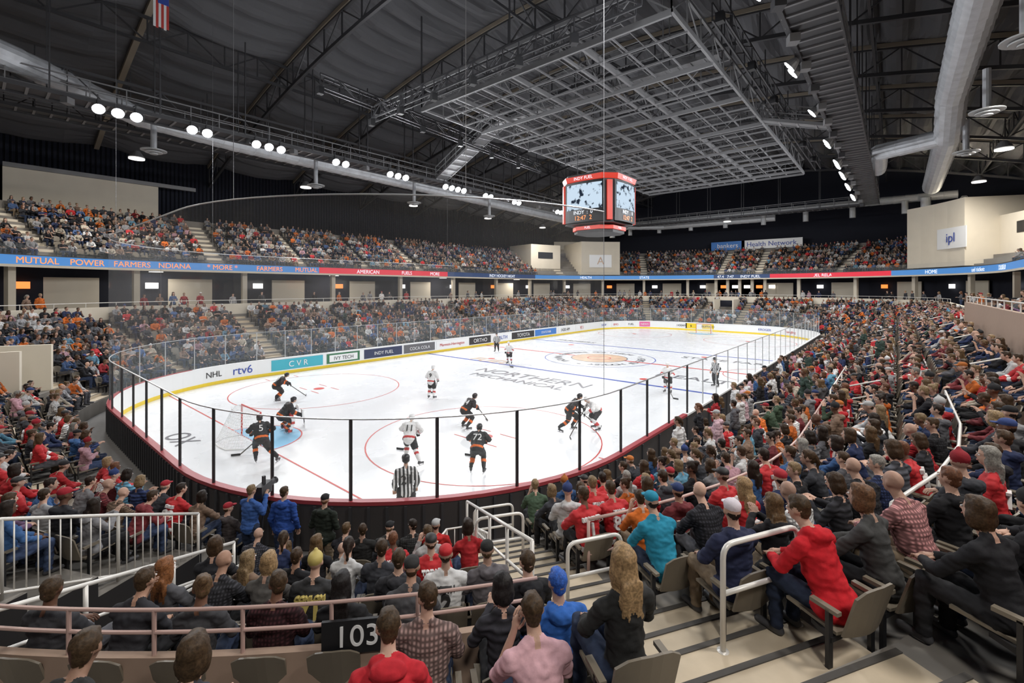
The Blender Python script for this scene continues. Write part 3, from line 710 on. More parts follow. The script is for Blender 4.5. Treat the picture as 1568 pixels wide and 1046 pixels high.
    for i in range(nv):
        l=vl[i]
        if l in(1,2,9): 
            p=co[i]; q=mnoise.noise(Vector((p[0]*7,p[1]*7,p[2]*18+bulk*7)))+.6*mnoise.noise(Vector((p[0]*18+p[2]*9,p[1]*18,p[2]*34)))
            co[i]=p+no[i]*(.016*q+.005)
        elif l==3:
            p=co[i]; q=mnoise.noise(Vector((p[0]*45,p[1]*45,p[2]*14))); co[i]=p+no[i]*(.007*q)
    if trimz:
        q=(cen-H)@T; m_=(lab==1)&(q[:,2]>-.02)&(q[:,2]<.05)&(np.abs(q[:,0])<.25); lab[m_]=8
        for i in range(2):
            eb=np.array(arms[i][0],float); wr=np.array(arms[i][1],float); ab_=wr-eb; t_=((cen-eb)@ab_)/(ab_@ab_); d=np.linalg.norm(cen-(eb+np.clip(t_,0,1)[:,None]*ab_),axis=1)
            m_=(lab==1)&(t_>.15)&(t_<.45)&(d<.09); lab[m_]=8
            kn,an=np.array(legs[i][0]),np.array(legs[i][1]); ab_=an-kn; t_=((cen-kn)@ab_)/(ab_@ab_); m_=(lab==9)&(t_>.3)&(t_<.5); lab[m_]=8
    vs=[tuple(v) for v in co]; labs=list(lab)
    for (v,f),l in POST:
        o=len(vs); vs+=[tuple(map(float,x)) for x in v]; fcs+=[tuple(o+i for i in q) for q in f]; labs+=[l]*len(f)
    me=bpy.data.meshes.new(name); me.from_pydata(vs,[],fcs)
    for m_ in mats: me.materials.append(m_)
    me.polygons.foreach_set('material_index',[int(x) for x in labs]); me.polygons.foreach_set('use_smooth',[x!=11 for x in labs]); me.update()
    return me
IM=[imat('crowd_skin','skinc',.55,.1,30),imat('crowd_shirt','shirtc',.85,.25,16,.02,.15),imat('crowd_trousers','pantc',.85,.25,16,.02,.12),imat('crowd_hair','hairc',.55,.3,60,.01,.45),mat('shoe',(.05,.05,.055),.5),mat('eye_white',(.7,.7,.7),.3),mat('iris',(.03,.02,.015),.3),mat('lips',(.45,.18,.15),.5),imat('crowd_hat','hatc',.8,.2,20)]
numw=mat('number_white',(.75,.75,.75),.6); numb=mat('number_black',(.02,.02,.02),.6); numy=mat('number_gold',(.5,.4,.12),.6)
IM+= [IM[2],IM[0],numw,IM[8]]
def JM(shirt,trim,num,base=IM): 
    L_=list(base); L_[1]=shirt; L_[8]=trim; L_[11]=num; return L_
# shirts with chest stripes / checks driven by object position, coloured per person
def pattern_mat(name,kind):
    m=imat(name,'shirtc',.85,.25,16,.02); t=m.node_tree; b=t.nodes['Principled BSDF']; a=[q for q in t.nodes if q.type=='ATTRIBUTE'][0]
    tc=t.nodes.new('ShaderNodeTexCoord'); w1=t.nodes.new('ShaderNodeTexWave'); w1.bands_direction='Z'; w1.inputs['Scale'].default_value=5 if kind=='stripe' else 9; t.links.new(tc.outputs['Object'],w1.inputs['Vector'])
    fac=w1.outputs['Fac']
    if kind=='plaid':
        w2=t.nodes.new('ShaderNodeTexWave'); w2.bands_direction='X'; w2.inputs['Scale'].default_value=9; t.links.new(tc.outputs['Object'],w2.inputs['Vector'])
        mu=t.nodes.new('ShaderNodeMath'); mu.operation='MULTIPLY'; t.links.new(w1.outputs['Fac'],mu.inputs[0]); t.links.new(w2.outputs['Fac'],mu.inputs[1]); fac=mu.outputs[0]
    mr=t.nodes.new('ShaderNodeMapRange'); mr.inputs['To Min'].default_value=.55; mr.inputs['To Max'].default_value=2.2; t.links.new(fac,mr.inputs['Value'])
    mx=t.nodes.new('ShaderNodeVectorMath'); mx.operation='SCALE'; t.links.new(a.outputs['Vector'],mx.inputs[0]); t.links.new(mr.outputs[0],mx.inputs['Scale']); t.links.new(mx.outputs[0],b.inputs['Base Color']); return m
PL=JM(pattern_mat('crowd_plaid_shirt','plaid'),IM[8],numw); SPm=JM(pattern_mat('crowd_striped_shirt','stripe'),IM[8],numw)
jr=mat('jersey_red_fabric',(.46,.015,.02),.75,noise=.15,bump=.25,nscale=14); jw=mat('jersey_white_fabric',(.62,.62,.62),.75,noise=.1,bump=.25,nscale=14); jb=mat('jersey_black_fabric',(.018,.018,.02),.75,noise=.15,bump=.25,nscale=14)
TC=bpy.data.collections.new('spectator_templates')
def Lseat(w=.12,kz=.52,ky=.47,ay=.42): return [((-w,ky,kz),(-w-.01,ay,.10),(-w-.03,ay+.17,.045)),((w,ky,kz),(w+.01,ay,.10),(w+.03,ay+.17,.045))]
lap=[((-.25,.10,.76),(-.12,.33,.64),(.4,.9,-.2)),((.25,.10,.76),(.12,.33,.64),(-.4,.9,-.2))]
fwd=[((-.24,.30,.72),(-.08,.50,.66),(.5,.8,-.1)),((.24,.30,.72),(.08,.50,.66),(-.5,.8,-.1))]
cross=[((-.25,.10,.78),(.04,.24,.80),(1,.2,.05)),((.25,.10,.78),(-.04,.25,.84),(-1,.2,.1))]
chin=[((-.23,.32,.72),(-.10,.36,.98),(.3,.2,.9)),((.24,.22,.73),(.06,.42,.66),(-.5,.8,-.1))]
phone=[((-.24,.12,.78),(-.07,.34,.90),(.3,.7,.4)),((.24,.12,.78),(.07,.34,.90),(-.3,.7,.4))]
clap=[((-.25,.15,.82),(-.03,.36,.96),(.2,.6,.8)),((.25,.15,.82),(.03,.36,.96),(-.2,.6,.8))]
spec=[('short',lap,0.02,.1,-.05,1.02,0,1,IM,0,0),('long',lap,.0,-.2,.0,.92,1,0,IM,0,0),('cap',fwd,.35,.0,-.1,1.04,0,0,IM,0,0),('short',cross,-.03,.3,.0,1.05,0,0,IM,0,0),
('bob',phone,.1,.1,.25,.93,1,0,SPm,0,0),('bald',fwd,.3,-.2,-.1,1.08,0,0,PL,0,0),('pony',chin,.25,.2,-.1,.91,1,0,IM,0,0),('short',chin,.3,-.1,-.1,1.0,0,0,IM,0,0),
('long',clap,.05,.4,.0,.93,1,1,IM,0,0),('cap',lap,.0,-.3,.0,1.08,0,1,IM,0,0),('short',lap,.1,.6,.0,1.08,0,0,PL,0,0),('beanie',cross,.05,-.5,.05,1.02,0,1,IM,0,0),
('bun',lap,.05,.5,.1,.93,1,0,IM,0,0),('short',fwd,.4,.15,.0,1.0,0,1,IM,0,0),('bob',fwd,.22,.0,-.1,.94,1,0,IM,0,0),
('short',fwd,.25,-.15,-.05,1.12,0,0,JM(jr,numw,numw),'88','KANE'),('cap',lap,.05,.1,-.05,1.12,0,0,JM(jr,numb,numw),'19','TOEWS'),('long',lap,.02,.2,0,1.0,1,0,JM(jr,numw,numw),'7',0),
('cap',lap,.02,-.1,0,1.1,0,0,JM(jw,jr,numb),'2','KEITH'),('beanie',lap,.1,.0,0,1.1,0,0,JM(jb,numy,numy),'71','CONLON'),('short',fwd,.2,.3,-.05,1.12,0,0,JM(jr,numw,numw),'1','ROBERTS')]
NGEN=15
SEATED=[]
for i,(h,a,l,y,p,b_,f_,hd_,mm_,nu,na_) in enumerate(spec):
    me=body('spectator_body_%02d'%i,mm_,(0,0,.50),l,Lseat(.09+.02*(i%4),.52,.46,.40+.03*(i%3)),a,y,p,b_,bool(f_),h,hood=bool(hd_),num=nu or None,nam=na_ or None,trimz=bool(nu),bare=(i in(3,7)))
    o=bpy.data.objects.new('spectator_%02d'%i,me); TC.objects.link(o); SEATED.append(me)
TS=bpy.data.collections.new('standing_templates')
def Lstand(w=.1,st=.0): return [((-w,.02+st,.50),(-w-.01,-.02+st,.09),(-w-.04,.16+st,.04)),((w,.02-st,.50),(w+.01,-.03-st,.09),(w+.04,.15-st,.04))]
sA=[((-.25,-.03,1.14),(-.25,.10,.90),(0,.3,-1)),((.25,-.03,1.14),(.25,.10,.90),(0,.3,-1))]
sB=[((-.25,.02,1.16),(-.10,.25,1.22),(.5,.8,.2)),((.25,.02,1.16),(.10,.25,1.22),(-.5,.8,.2))]
sC=[((-.26,.0,1.15),(.03,.2,1.2),(1,.2,0)),((.26,.0,1.15),(-.03,.21,1.24),(-1,.2,0))]
sD=[((-.24,.14,1.22),(-.08,.28,1.50),(.3,.4,.6)),((.24,.10,1.20),(.10,.30,1.46),(-.3,.5,.6))]
STAND=[]
for i,(h,a,b_,f_,hd_) in enumerate((('short',sA,1.02,False,True),('long',sB,.93,True,False),('cap',sC,1.05,False,True),('pony',sA,.92,True,False),('short',sD,1.05,False,False))):
    me=body('standing_body_%d'%i,IM,(0,0,.93),.02,Lstand(.11,.04*(i%2)),a,.2*(i-1.5) if i<4 else 0,0,b_,f_,h,hood=hd_)
    o=bpy.data.objects.new('standing_spectator_%d'%i,me); TS.objects.link(o); STAND.append(me)
TSE=bpy.data.collections.new('seat_templates')
def seatmesh(name,k):
    s=MB(); n=6
    def shell(fn,th,kk):
        P=[[Vector(fn(u/n,v/n)) for v in range(n+1)] for u in range(n+1)]
        vs=[];
        for off in(0,1):
            for u in range(n+1):
                for v in range(n+1):
                    p=P[u][v]; vs.append(p+Vector(th)*off)
        q=(n+1)**2; fs=[]
        for u in range(n):
            for v in range(n):
                a=u*(n+1)+v; fs.append((a,a+1,a+n+2,a+n+1)); fs.append((q+a,q+a+n+1,q+a+n+2,q+a+1))
        for i in range(n):
            for a,b_ in ((i,i+1),((n)*(n+1)+i+1,(n)*(n+1)+i)): fs.append((a,q+a,q+b_,b_))
            for a,b_ in (((i+1)*(n+1),i*(n+1)),(i*(n+1)+n,(i+1)*(n+1)+n)): fs.append((a,q+a,q+b_,b_))
        s.mesh(vs,fs,kk)
    shell(lambda u,v:(-.23+.46*u,-.19+.05*math.cos(pi*(u-.5))*-1-.10*v, .44+.42*v-.07*abs(2*u-1)**3*v),(0,-.02,0),k)
    shell(lambda u,v:(-.22+.44*u,-.15+.42*v,.42+.02*(2*u-1)**2+.03*v),(0,0,-.025),k)
    for e in(-1,1):
        s.beam((e*.26,.02,.62),(e*.26,-.2,.62),.05,.03,k); s.beam((e*.26,-.12,.62),(e*.26,-.12,.02),.03,.05,'post')
        s.beam((e*.26,-.12,.40),(e*.20,.05,.40),.03,.04,'post')
    s.beam((-.26,-.12,.38),(.26,-.12,.38),.04,.04,'post')
    o=s.obj(name,col=TSE,smooth=False); return o.data
M['seat']=mat('seat_plastic_taupe',(.17,.145,.11),.45); SEATM=seatmesh('stadium_seat_a','seat')

def gn_instances(name,pts,rots,scl,idx,attrs,coll):
    me=bpy.data.meshes.new(name); me.from_pydata(pts,[],[]); n=len(pts)
    def add(nm,ty,data,key):
        a=me.attributes.new(nm,ty,'POINT'); a.data.foreach_set(key,np.array(data,'f' if ty!='INT' else 'i').ravel())
    add('rot','FLOAT_VECTOR',rots,'vector'); add('scl','FLOAT',scl,'value'); add('idx','INT',idx,'value')
    for k,v in attrs.items(): add(k,'FLOAT_VECTOR',v,'vector')
    o=bpy.data.objects.new(name,me); COL.objects.link(o)
    g=bpy.data.node_groups.new(name+'_nodes','GeometryNodeTree'); g.interface.new_socket('Geometry',in_out='INPUT',socket_type='NodeSocketGeometry'); g.interface.new_socket('Geometry',in_out='OUTPUT',socket_type='NodeSocketGeometry')
    N=g.nodes; gi=N.new('NodeGroupInput'); go=N.new('NodeGroupOutput'); ip=N.new('GeometryNodeInstanceOnPoints'); ci=N.new('GeometryNodeCollectionInfo')
    ci.inputs['Collection'].default_value=coll; ci.inputs['Separate Children'].default_value=True; ci.inputs['Reset Children'].default_value=True
    def na(nm,ty):
        x=N.new('GeometryNodeInputNamedAttribute'); x.data_type=ty; x.inputs['Name'].default_value=nm; return [s for s in x.outputs if s.enabled and s.name=='Attribute'][0]
    er=N.new('FunctionNodeEulerToRotation'); L=g.links.new
    L(gi.outputs[0],ip.inputs['Points']); L(ci.outputs[0],ip.inputs['Instance']); ip.inputs['Pick Instance'].default_value=True
    L(na('idx','INT'),ip.inputs['Instance Index']); L(na('rot','FLOAT_VECTOR'),er.inputs[0]); L(er.outputs[0],ip.inputs['Rotation']); L(na('scl','FLOAT'),ip.inputs['Scale']); L(ip.outputs[0],go.inputs[0])
    md=o.modifiers.new('instances','NODES'); md.node_group=g; return o
SHN=[((.015,.015,.018),28),((.04,.042,.05),15),((.09,.09,.10),9),((.20,.20,.21),6),((.36,.02,.025),9),((.16,.03,.035),5),((.02,.03,.08),10),((.04,.10,.24),5),((.52,.52,.52),7),((.50,.12,.02),4),((.05,.08,.05),2),((.18,.12,.085),5),((.10,.24,.34),3),((.42,.24,.28),3),((.20,.12,.22),1),((.36,.31,.25),3)]
SHF=[((.014,.014,.017),22),((.045,.047,.055),15),((.11,.11,.12),12),((.26,.26,.27),9),((.28,.03,.035),4),((.03,.04,.09),10),((.07,.12,.25),6),((.50,.50,.50),10),((.52,.13,.025),9),((.18,.12,.09),6),((.12,.24,.33),3),((.40,.24,.28),2),((.36,.32,.26),5)]
pants=[((.02,.03,.06),8),((.04,.06,.12),6),((.015,.015,.017),5),((.2,.15,.1),2),((.09,.09,.1),2)]
hairs=[((.02,.012,.008),6),((.045,.025,.012),10),((.10,.06,.028),4),((.22,.15,.08),3),((.20,.19,.17),2),((.12,.05,.025),1)]
skins=[((.52,.33,.25),10),((.45,.28,.21),5),((.34,.20,.14),2),((.14,.07,.045),2)]
hats=[((.02,.02,.022),6),((.30,.02,.03),2),((.5,.5,.5),2),((.03,.05,.15),2),((.40,.13,.03),1)]
def pick(l): return random.choices([a for a,_ in l],[b_ for _,b_ in l])[0]
def jit(c): f=random.uniform(.7,1.2); return tuple(min(1,x*f) for x in c)
fv=Vector((math.cos(HEAD),math.sin(HEAD),0)); rv=Vector((math.sin(HEAD),-math.cos(HEAD),0))
def visible(p,margin=6):
    q=Vector(p)-CAM; dep=q.dot(fv); lat=q.dot(rv); return dep>-2 and abs(lat)<dep*1.2+margin
class Bag:
    def __init__(s): s.P=[];s.R=[];s.S=[];s.I=[];s.A={k:[] for k in('shirtc','pantc','hairc','skinc','hatc')}
    def add(s,p,rz,sc,ix,far=False,shirt=None,hair=None,hat=None,pant=None):
        s.P.append(tuple(p)); s.R.append((0,0,rz)); s.S.append(sc); s.I.append(ix)
        s.A['shirtc'].append(shirt or jit(pick(SHF if far else SHN))); s.A['pantc'].append(pant or jit(pick(pants))); s.A['hairc'].append(hair or jit(pick(hairs))); s.A['skinc'].append(jit(pick(skins))); s.A['hatc'].append(hat or jit(pick(hats)))
SE=Bag(); STB=Bag(); SP=[];SR=[]
blond=(.28,.18,.09); brown=(.05,.03,.015); blackh=(.012,.01,.01); greyh=(.22,.21,.2)
# (angle about the near corner, row, template, shirt, hair, hat)
feat=[(231.1,4,18,None,None,(.4,.02,.02)),(224.8,4,19,None,None,(.03,.03,.03)),(230.4,3,16,None,None,(.4,.02,.02)),(233.2,4,9,(.12,.11,.12),None,(.02,.02,.02)),
(230.2,6,10,(.19,.13,.12),brown,None),(232.6,6,4,(.02,.02,.025),blackh,None),(229.4,7,13,(.45,.02,.03),brown,None),(232.9,7,7,(.60,.36,.40),brown,None),(234.3,5,0,(.015,.015,.018),brown,None),
(235.0,7,1,(.02,.02,.02),blond,None),(234.4,6,0,(.03,.12,.42),(.03,.1,.4),None),(225.2,7,14,(.04,.04,.05),brown,None),(222.5,7,13,(.03,.03,.03),brown,None),(220,7,14,(.5,.2,.25),blond,None),
(242.1,7,13,(.48,.012,.02),brown,None),(240.9,3,20,None,brown,None),(243.2,3,15,None,brown,(.4,.02,.02)),(240.9,5,2,(.02,.22,.34),None,(.02,.22,.34)),(241.4,6,9,(.02,.025,.06),None,(.6,.55,.6)),
(228.8,4,0,(.03,.03,.035),brown,None),(227,5,1,(.02,.02,.022),blackh,None),(229.5,5,2,(.06,.06,.065),None,(.03,.03,.03)),(222.4,4,14,(.08,.075,.07),blond,None),(220,4,5,(.03,.03,.035),None,None),(217.8,4,1,(.09,.09,.10),(.20,.08,.03),None),
(216.2,5,3,(.04,.04,.045),brown,None),(224.5,5,10,(.03,.01,.012),brown,None),(221.8,5,12,(.05,.05,.055),(.10,.06,.03),None),(219.0,5,7,(.03,.03,.035),brown,None),
(244.5,7,14,(.05,.05,.05),(.12,.06,.03),None),(246.8,7,5,(.30,.14,.14),greyh,None),(243.8,5,5,(.02,.02,.025),None,None),(246,5,17,None,blond,None),(249,4,16,None,None,None),(245.8,3,17,None,brown,None)]
FW=[]
for an,k,ix,sh,ha,ht in feat:
    g=GA(an); p=G(g,dk(k)+.14,zk(k,g)); nn=ring(7,g-7)[1]; rz=math.atan2(-nn[1],-nn[0])-pi/2
    SE.add(p,rz+random.uniform(-.1,.15),1.0,ix,False,sh,ha,ht); FW.append(p); SP.append(tuple(p)); SR.append((0,0,rz))
for lower in(True,False):
    for k in range(NR if lower else UNR):
        for seg in range(8):
            d=(dk(k)+.14) if lower else UD0+UTR*k+.10
            L=seglen(seg,d); n=int(L/.56)
            for i in range(n):
                g=seg+(i+.5)/n; z=zk(k,g) if lower else UZ0+URI*k
                if dist_aisle(g,d,aisles): continue
                if lower and in_vom(g,d,k): continue
                if lower and k==9 and .04<g<.51: continue
                if not lower and (3.40<g<3.88 or 1.03<g<1.52): continue
                if lower and gF-.025<g<gW+.03: continue
                if lower and gW<=g<gS+.01 and (k<2 or k>7 or (k in(6,7) and g<GA(231))): continue
                if lower and GA(233)<g<GA(241.6) and k>=6: continue
                p=G(g,d,z)
                if not visible(p): continue
                dc=(p-CAM).length
                if dc<(2.6 if (g>GA(242) or g<1) else 3.2): continue
                if lower and k>=8 and dc<6.5 and 7<g<GA(243): continue
                if any((p-q).length<.52 for q in FW): continue
                c,nn=ring(seg,g-seg); rz=math.atan2(-nn[1],-nn[0])-pi/2
                SP.append(tuple(p)); SR.append((0,0,rz))
                if random.random()<(.94 if lower else .86):
                    p=p+Vector((random.uniform(-.05,.05),random.uniform(-.05,.05),0))
                    tgt=Vector((-20,-3,0)) if p.x<0 else Vector((0,0,0)); tv=tgt-p; ta=math.atan2(tv.y,tv.x)-pi/2
                    dif=(ta-rz+pi)%(2*pi)-pi; rr=rz+max(-.45,min(.45,dif*.5))+random.uniform(-.3,.3)
                    far=not lower or p.y>5 or p.x>15
                    if lower and seg==0 and k<2 and p.x<-2 and random.random()<.5:
                        STB.add(G(g,d-.1,z),rr,random.uniform(.9,1.03),random.randrange(4),False,random.choice([None,(.55,.55,.55),(.50,.34,.38),None])); continue
                    ix=random.randrange(NGEN)
                    if random.random()<(.10 if not far else .02): ix=random.choice([15,16,17])
                    SE.add(p,rr,random.uniform(.92,1.03),ix,far)
for j in range(3):
    for i in range(34):
        g=.075+.415*(i+.5)/34; p=G(g,10.2+.85*j,4.1+.3*j)
        if random.random()<.8: SE.add(p,random.uniform(-.2,.2),random.uniform(.93,1.03),random.randrange(NGEN))
        SP.append(tuple(p)); SR.append((0,0,0))
for an,dd,kind,ix,sh in((231.0,1.5,0,9,(.42,.02,.02)),(228.5,1.5,0,10,(.03,.03,.03)),(225.5,1.6,0,2,(.03,.03,.03)),(223,1.5,0,3,(.02,.02,.02)),(220.8,1.6,0,7,(.02,.02,.025)),(212,1.9,0,5,(.04,.04,.05)),(216.5,2.2,0,4,(.02,.02,.02)),
    (207.5,1.0,1,4,(.04,.10,.30)),(212,.95,1,0,(.02,.06,.25)),(210.5,5.6,1,0,(.02,.02,.02)),(218.0,1.2,1,2,(.015,.02,.015)),(204,1.0,0,9,(.06,.05,.05)),(226.9,2.3,0,0,(.02,.02,.02)),(222,2.3,0,5,(.03,.03,.03)),(230,2.3,0,3,(.02,.03,.05))):
    g=GA(an); p=G(g,dd,0.0); nn=ring(7,g-7)[1]; rz=math.atan2(-nn[1],-nn[0])-pi/2
    (SE if kind==0 else STB).add(p,rz+random.uniform(-.2,.2),1,ix,False,sh)
    if kind==0: SP.append(tuple(p)); SR.append((0,0,rz))
gn_instances('seated_crowd',SE.P,SE.R,SE.S,SE.I,SE.A,TC)
gn_instances('stadium_seats',SP,SR,[1.]*len(SP),[0]*len(SP),{},TSE)
for g in np.arange(.5,7,.028):
    if random.random()<.4:
        p=G(g,random.uniform(10.4,11.6),DECK)
        if visible(p) and (p-CAM).length>8: 
            nn=ring(int(g),g-int(g))[1]; STB.add(p,math.atan2(-nn[1],-nn[0])-pi/2+random.uniform(-.4,.4),random.uniform(.94,1.04),random.randrange(4),True)
for a,k in((ax(0,-17),3),(ax(0,-9.5),5),(ax(0,-9.5),2),(ax(0,-2),4),(ax(4,-12.5),5),(ax(4,-5),7)):
    n_=ring(int(a),a-int(a))[1]; STB.add(G(a,dk(k)-.2,zk(k)+.02),math.atan2(-n_[1],-n_[0])-pi/2+.5,1,random.randrange(4),False,(.03,.05,.04))
gn_instances('standing_crowd',STB.P,STB.R,STB.S,STB.I,STB.A,TS)
tc_=MB(); p=G(GA(207.5),.62,0); q=Vector((-22,-2,0))-p; q.z=0; q.normalize(); c=p+Vector((0,0,1.55))
tc_.beam(c-q*.22,c+q*.2,.16,.24,'black'); tc_.tube([c+q*.2,c+q*.42,c+q*.46],[.06,.06,.08],'black',12); tc_.box((c.x,c.y,c.z+.2),(.06,.06,.16),'steel')
for i in range(3): a=i*2*pi/3; tc_.tube([c-Vector((0,0,.12)),(p.x+.4*math.cos(a),p.y+.4*math.sin(a),0)],.018,'black',6)
tc_.obj('broadcast_camera')

# ------------------------------------------------------------ hockey players
def pm(name,c,r=.7,b_=.3): return mat(name,c,r,bump=b_,nscale=9)
skin=pm('player_skin',(.6,.37,.27),.5,.1); blk=pm('team_black',(.014,.014,.016)); whi=pm('team_white',(.75,.75,.75)); org=pm('trim_orange',(.70,.14,.02)); redt=pm('trim_red',(.5,.04,.04))
stk=mat('stick_shaft',(.06,.05,.04),.5); wsh=mat('helmet_white',(.75,.75,.75),.3); bsh=mat('helmet_black',(.02,.02,.022),.3)
base=[skin,blk,bsh,IM[4],IM[4],mat('blade_steel',(.7,.7,.72),.25,.8),IM[6],IM[7],bsh,blk,blk,numw,bsh]
def team(j,h,trim,pants_,sock,glove):
    L_=list(base); L_[1]=j; L_[2]=pants_; L_[3]=mat('player_hair',(.05,.03,.02),.7); L_[8]=trim; L_[9]=sock; L_[10]=glove; L_[12]=h; return L_
m,t,b=nt('referee_shirt'); tc=t.nodes.new('ShaderNodeTexCoord'); sx=t.nodes.new('ShaderNodeSeparateXYZ'); mm=t.nodes.new('ShaderNodeMath'); mm.operation='MULTIPLY'; mm.inputs[1].default_value=11; fr=t.nodes.new('ShaderNodeMath'); fr.operation='FRACT'; gt=t.nodes.new('ShaderNodeMath'); gt.operation='GREATER_THAN'; gt.inputs[1].default_value=.5
rmp=t.nodes.new('ShaderNodeValToRGB'); rmp.color_ramp.elements[0].color=(.015,.015,.015,1); rmp.color_ramp.elements[1].color=(.7,.7,.7,1)
for a,b2 in((tc.outputs['Object'],sx.inputs[0]),(sx.outputs[0],mm.inputs[0]),(mm.outputs[0],fr.inputs[0]),(fr.outputs[0],gt.inputs[0]),(gt.outputs[0],rmp.inputs[0]),(rmp.outputs[0],b.inputs['Base Color'])): t.links.new(a,b2)
refm=m
TB=team(blk,bsh,org,blk,blk,blk); TW=team(whi,wsh,redt,blk,whi,blk); TRf=team(refm,bsh,bsh,blk,blk,skin)
poses={
'glide':dict(hip=(0,-.05,.80),lean=.75,legs=[((-.17,.25,.50),(-.20,-.02,.17),(-.22,.16,.115)),((.17,.22,.50),(.22,-.08,.17),(.25,.10,.115))],arms=[((-.36,.38,.98),(-.20,.62,.82),(.2,.6,-.8)),((.36,.18,1.02),(.22,.42,.93),(-.2,.5,-.7))],pitch=-.45,st=((.28,.22,1.12),(-.42,1.45,.03))),
'stride':dict(hip=(0,.0,.84),lean=.6,legs=[((-.14,.32,.56),(-.14,.12,.17),(-.15,.30,.115)),((.22,-.05,.50),(.42,-.42,.24),(.52,-.28,.16))],arms=[((-.34,.30,1.08),(-.25,.55,.95),(.2,.6,-.8)),((.38,.10,1.10),(.25,.30,.95),(-.2,.5,-.7))],pitch=-.35,st=((.30,.12,1.12),(-.5,1.3,.03))),
'upright':dict(hip=(0,0,.93),lean=.25,legs=[((-.14,.10,.54),(-.16,-.02,.17),(-.2,.16,.115)),((.14,.06,.54),(.17,-.04,.17),(.22,.13,.115))],arms=[((-.34,.08,1.14),(-.22,.32,1.02),(.2,.6,-.5)),((.34,.08,1.14),(.22,.30,1.0),(-.2,.5,-.5))],pitch=-.1,st=((.3,.18,1.05),(-.5,1.2,.03)))}
def sticks(st):
    s=MB(); a,b_=Vector(st[0]),Vector(st[1]); s.beam(a,b_,.025,.032,stk); s.beam(b_,b_+Vector((-.28,.08,.0)),.012,.075,'black'); return s
PM={}
for pn,pp in poses.items():
    for tn,tm in(('dark',TB),('white',TW)):
        PM[pn,tn]=body('skater_%s_%s'%(pn,tn),tm,pp['hip'],pp['lean'],pp['legs'],pp['arms'],0,pp['pitch'],1.28,False,'helmet',.014,True,trimz=True)
PM['ref']=body('referee_body',TRf,(0,0,.93),.1,poses['upright']['legs'],[((-.28,-.02,1.15),(-.25,.14,.95),(0,.5,-.8)),((.28,-.02,1.15),(.25,.14,.95),(0,.5,-.8))],0,0,1.1,False,'helmet',.014,True)
def player(x,y,face,pose,tm,num=None):
    root=empty('hockey_player' if pose!='ref' else 'referee')
    me=PM[pose,tm] if pose!='ref' else PM['ref']
    o=bpy.data.objects.new('body',me); COL.objects.link(o); o.parent=root
    if pose!='ref': sticks(poses[pose]['st']).obj('hockey_stick',root)
    l=poses[pose]['lean'] if pose!='ref' else .1; H=Vector(poses[pose]['hip']) if pose!='ref' else Vector((0,0,.93)); T=Matrix.Rotation(-l,3,'X'); 
    if num: text(num,'jersey_number',.3,H+T@Vector((0,-.185 if pose!='ref' else -.165,.29)),(1,0,0),T@Vector((0,0,1)),numw if tm=='dark' else numb,root,ext=.015)
    root.location=(x,y,0.01); root.rotation_euler=(0,0,math.radians(face)-pi/2); return root
player(-23.9,5.4,-15,'glide','dark','27'); player(-18.4,-.3,20,'upright','white','9'); player(-20.9,-5.5,-10,'glide','dark','14')
player(-27.9,-2.9,75,'stride','dark','5'); player(-24.7,-6.7,40,'stride','white','11'); player(-23.8,-9.0,35,'glide','dark','72')
player(-18.3,-8.9,-55,'stride','dark','8'); player(-17.5,-9.7,150,'glide','white'); player(-7.3,3.7,200,'upright','white'); player(-9,-9.4,190,'upright','white')
player(-27.3,-10.0,60,'ref',None,'21'); player(-3,8.9,210,'ref',None); player(-5.7,-11,150,'ref',None)
gm=body('goalie_body',TB,(0,-.05,.66),.6,[((-.26,.22,.45),(-.34,.02,.17),(-.40,.2,.115)),((.26,.22,.45),(.34,.02,.17),(.4,.2,.115))],[((-.42,.25,.85),(-.48,.50,.75),(-.1,.8,.2)),((.40,.25,.85),(.40,.5,.70),(0,.6,-.6))],0,-.3,1.45,False,'helmet',.014,True,trimz=True)
root=empty('hockey_goalie'); o=bpy.data.objects.new('body',gm); COL.objects.link(o); o.parent=root
gp=MB()
for s in(-1,1):
    n=7
    for i in range(n):
        z0=.06+.1*i; yy=.12+.14*math.sin(i/n*pi*.9); gp.box((s*(.33-.012*i),yy,z0+.05),(.27,.12,.098),'white' if i%3 else 'red')
gp.box((.42,.60,.72),(.22,.06,.38),'white'); gp.tube([(-.5,.6,.76),(-.5,.66,.78),(-.5,.70,.78)],[.10,.16,.12],'white',12)
gp.beam((.42,.62,.85),(.15,.75,.25),.03,.03,'black'); gp.beam((.15,.75,.3),(.1,.78,.04),.03,.1,'white'); gp.beam((.1,.78,.06),(-.3,.82,.06),.03,.1,'white')
gp.obj('leg_pads',root); root.location=(-25.9,0,0.01); root.rotation_euler=(0,0,math.radians(-10)-pi/2)

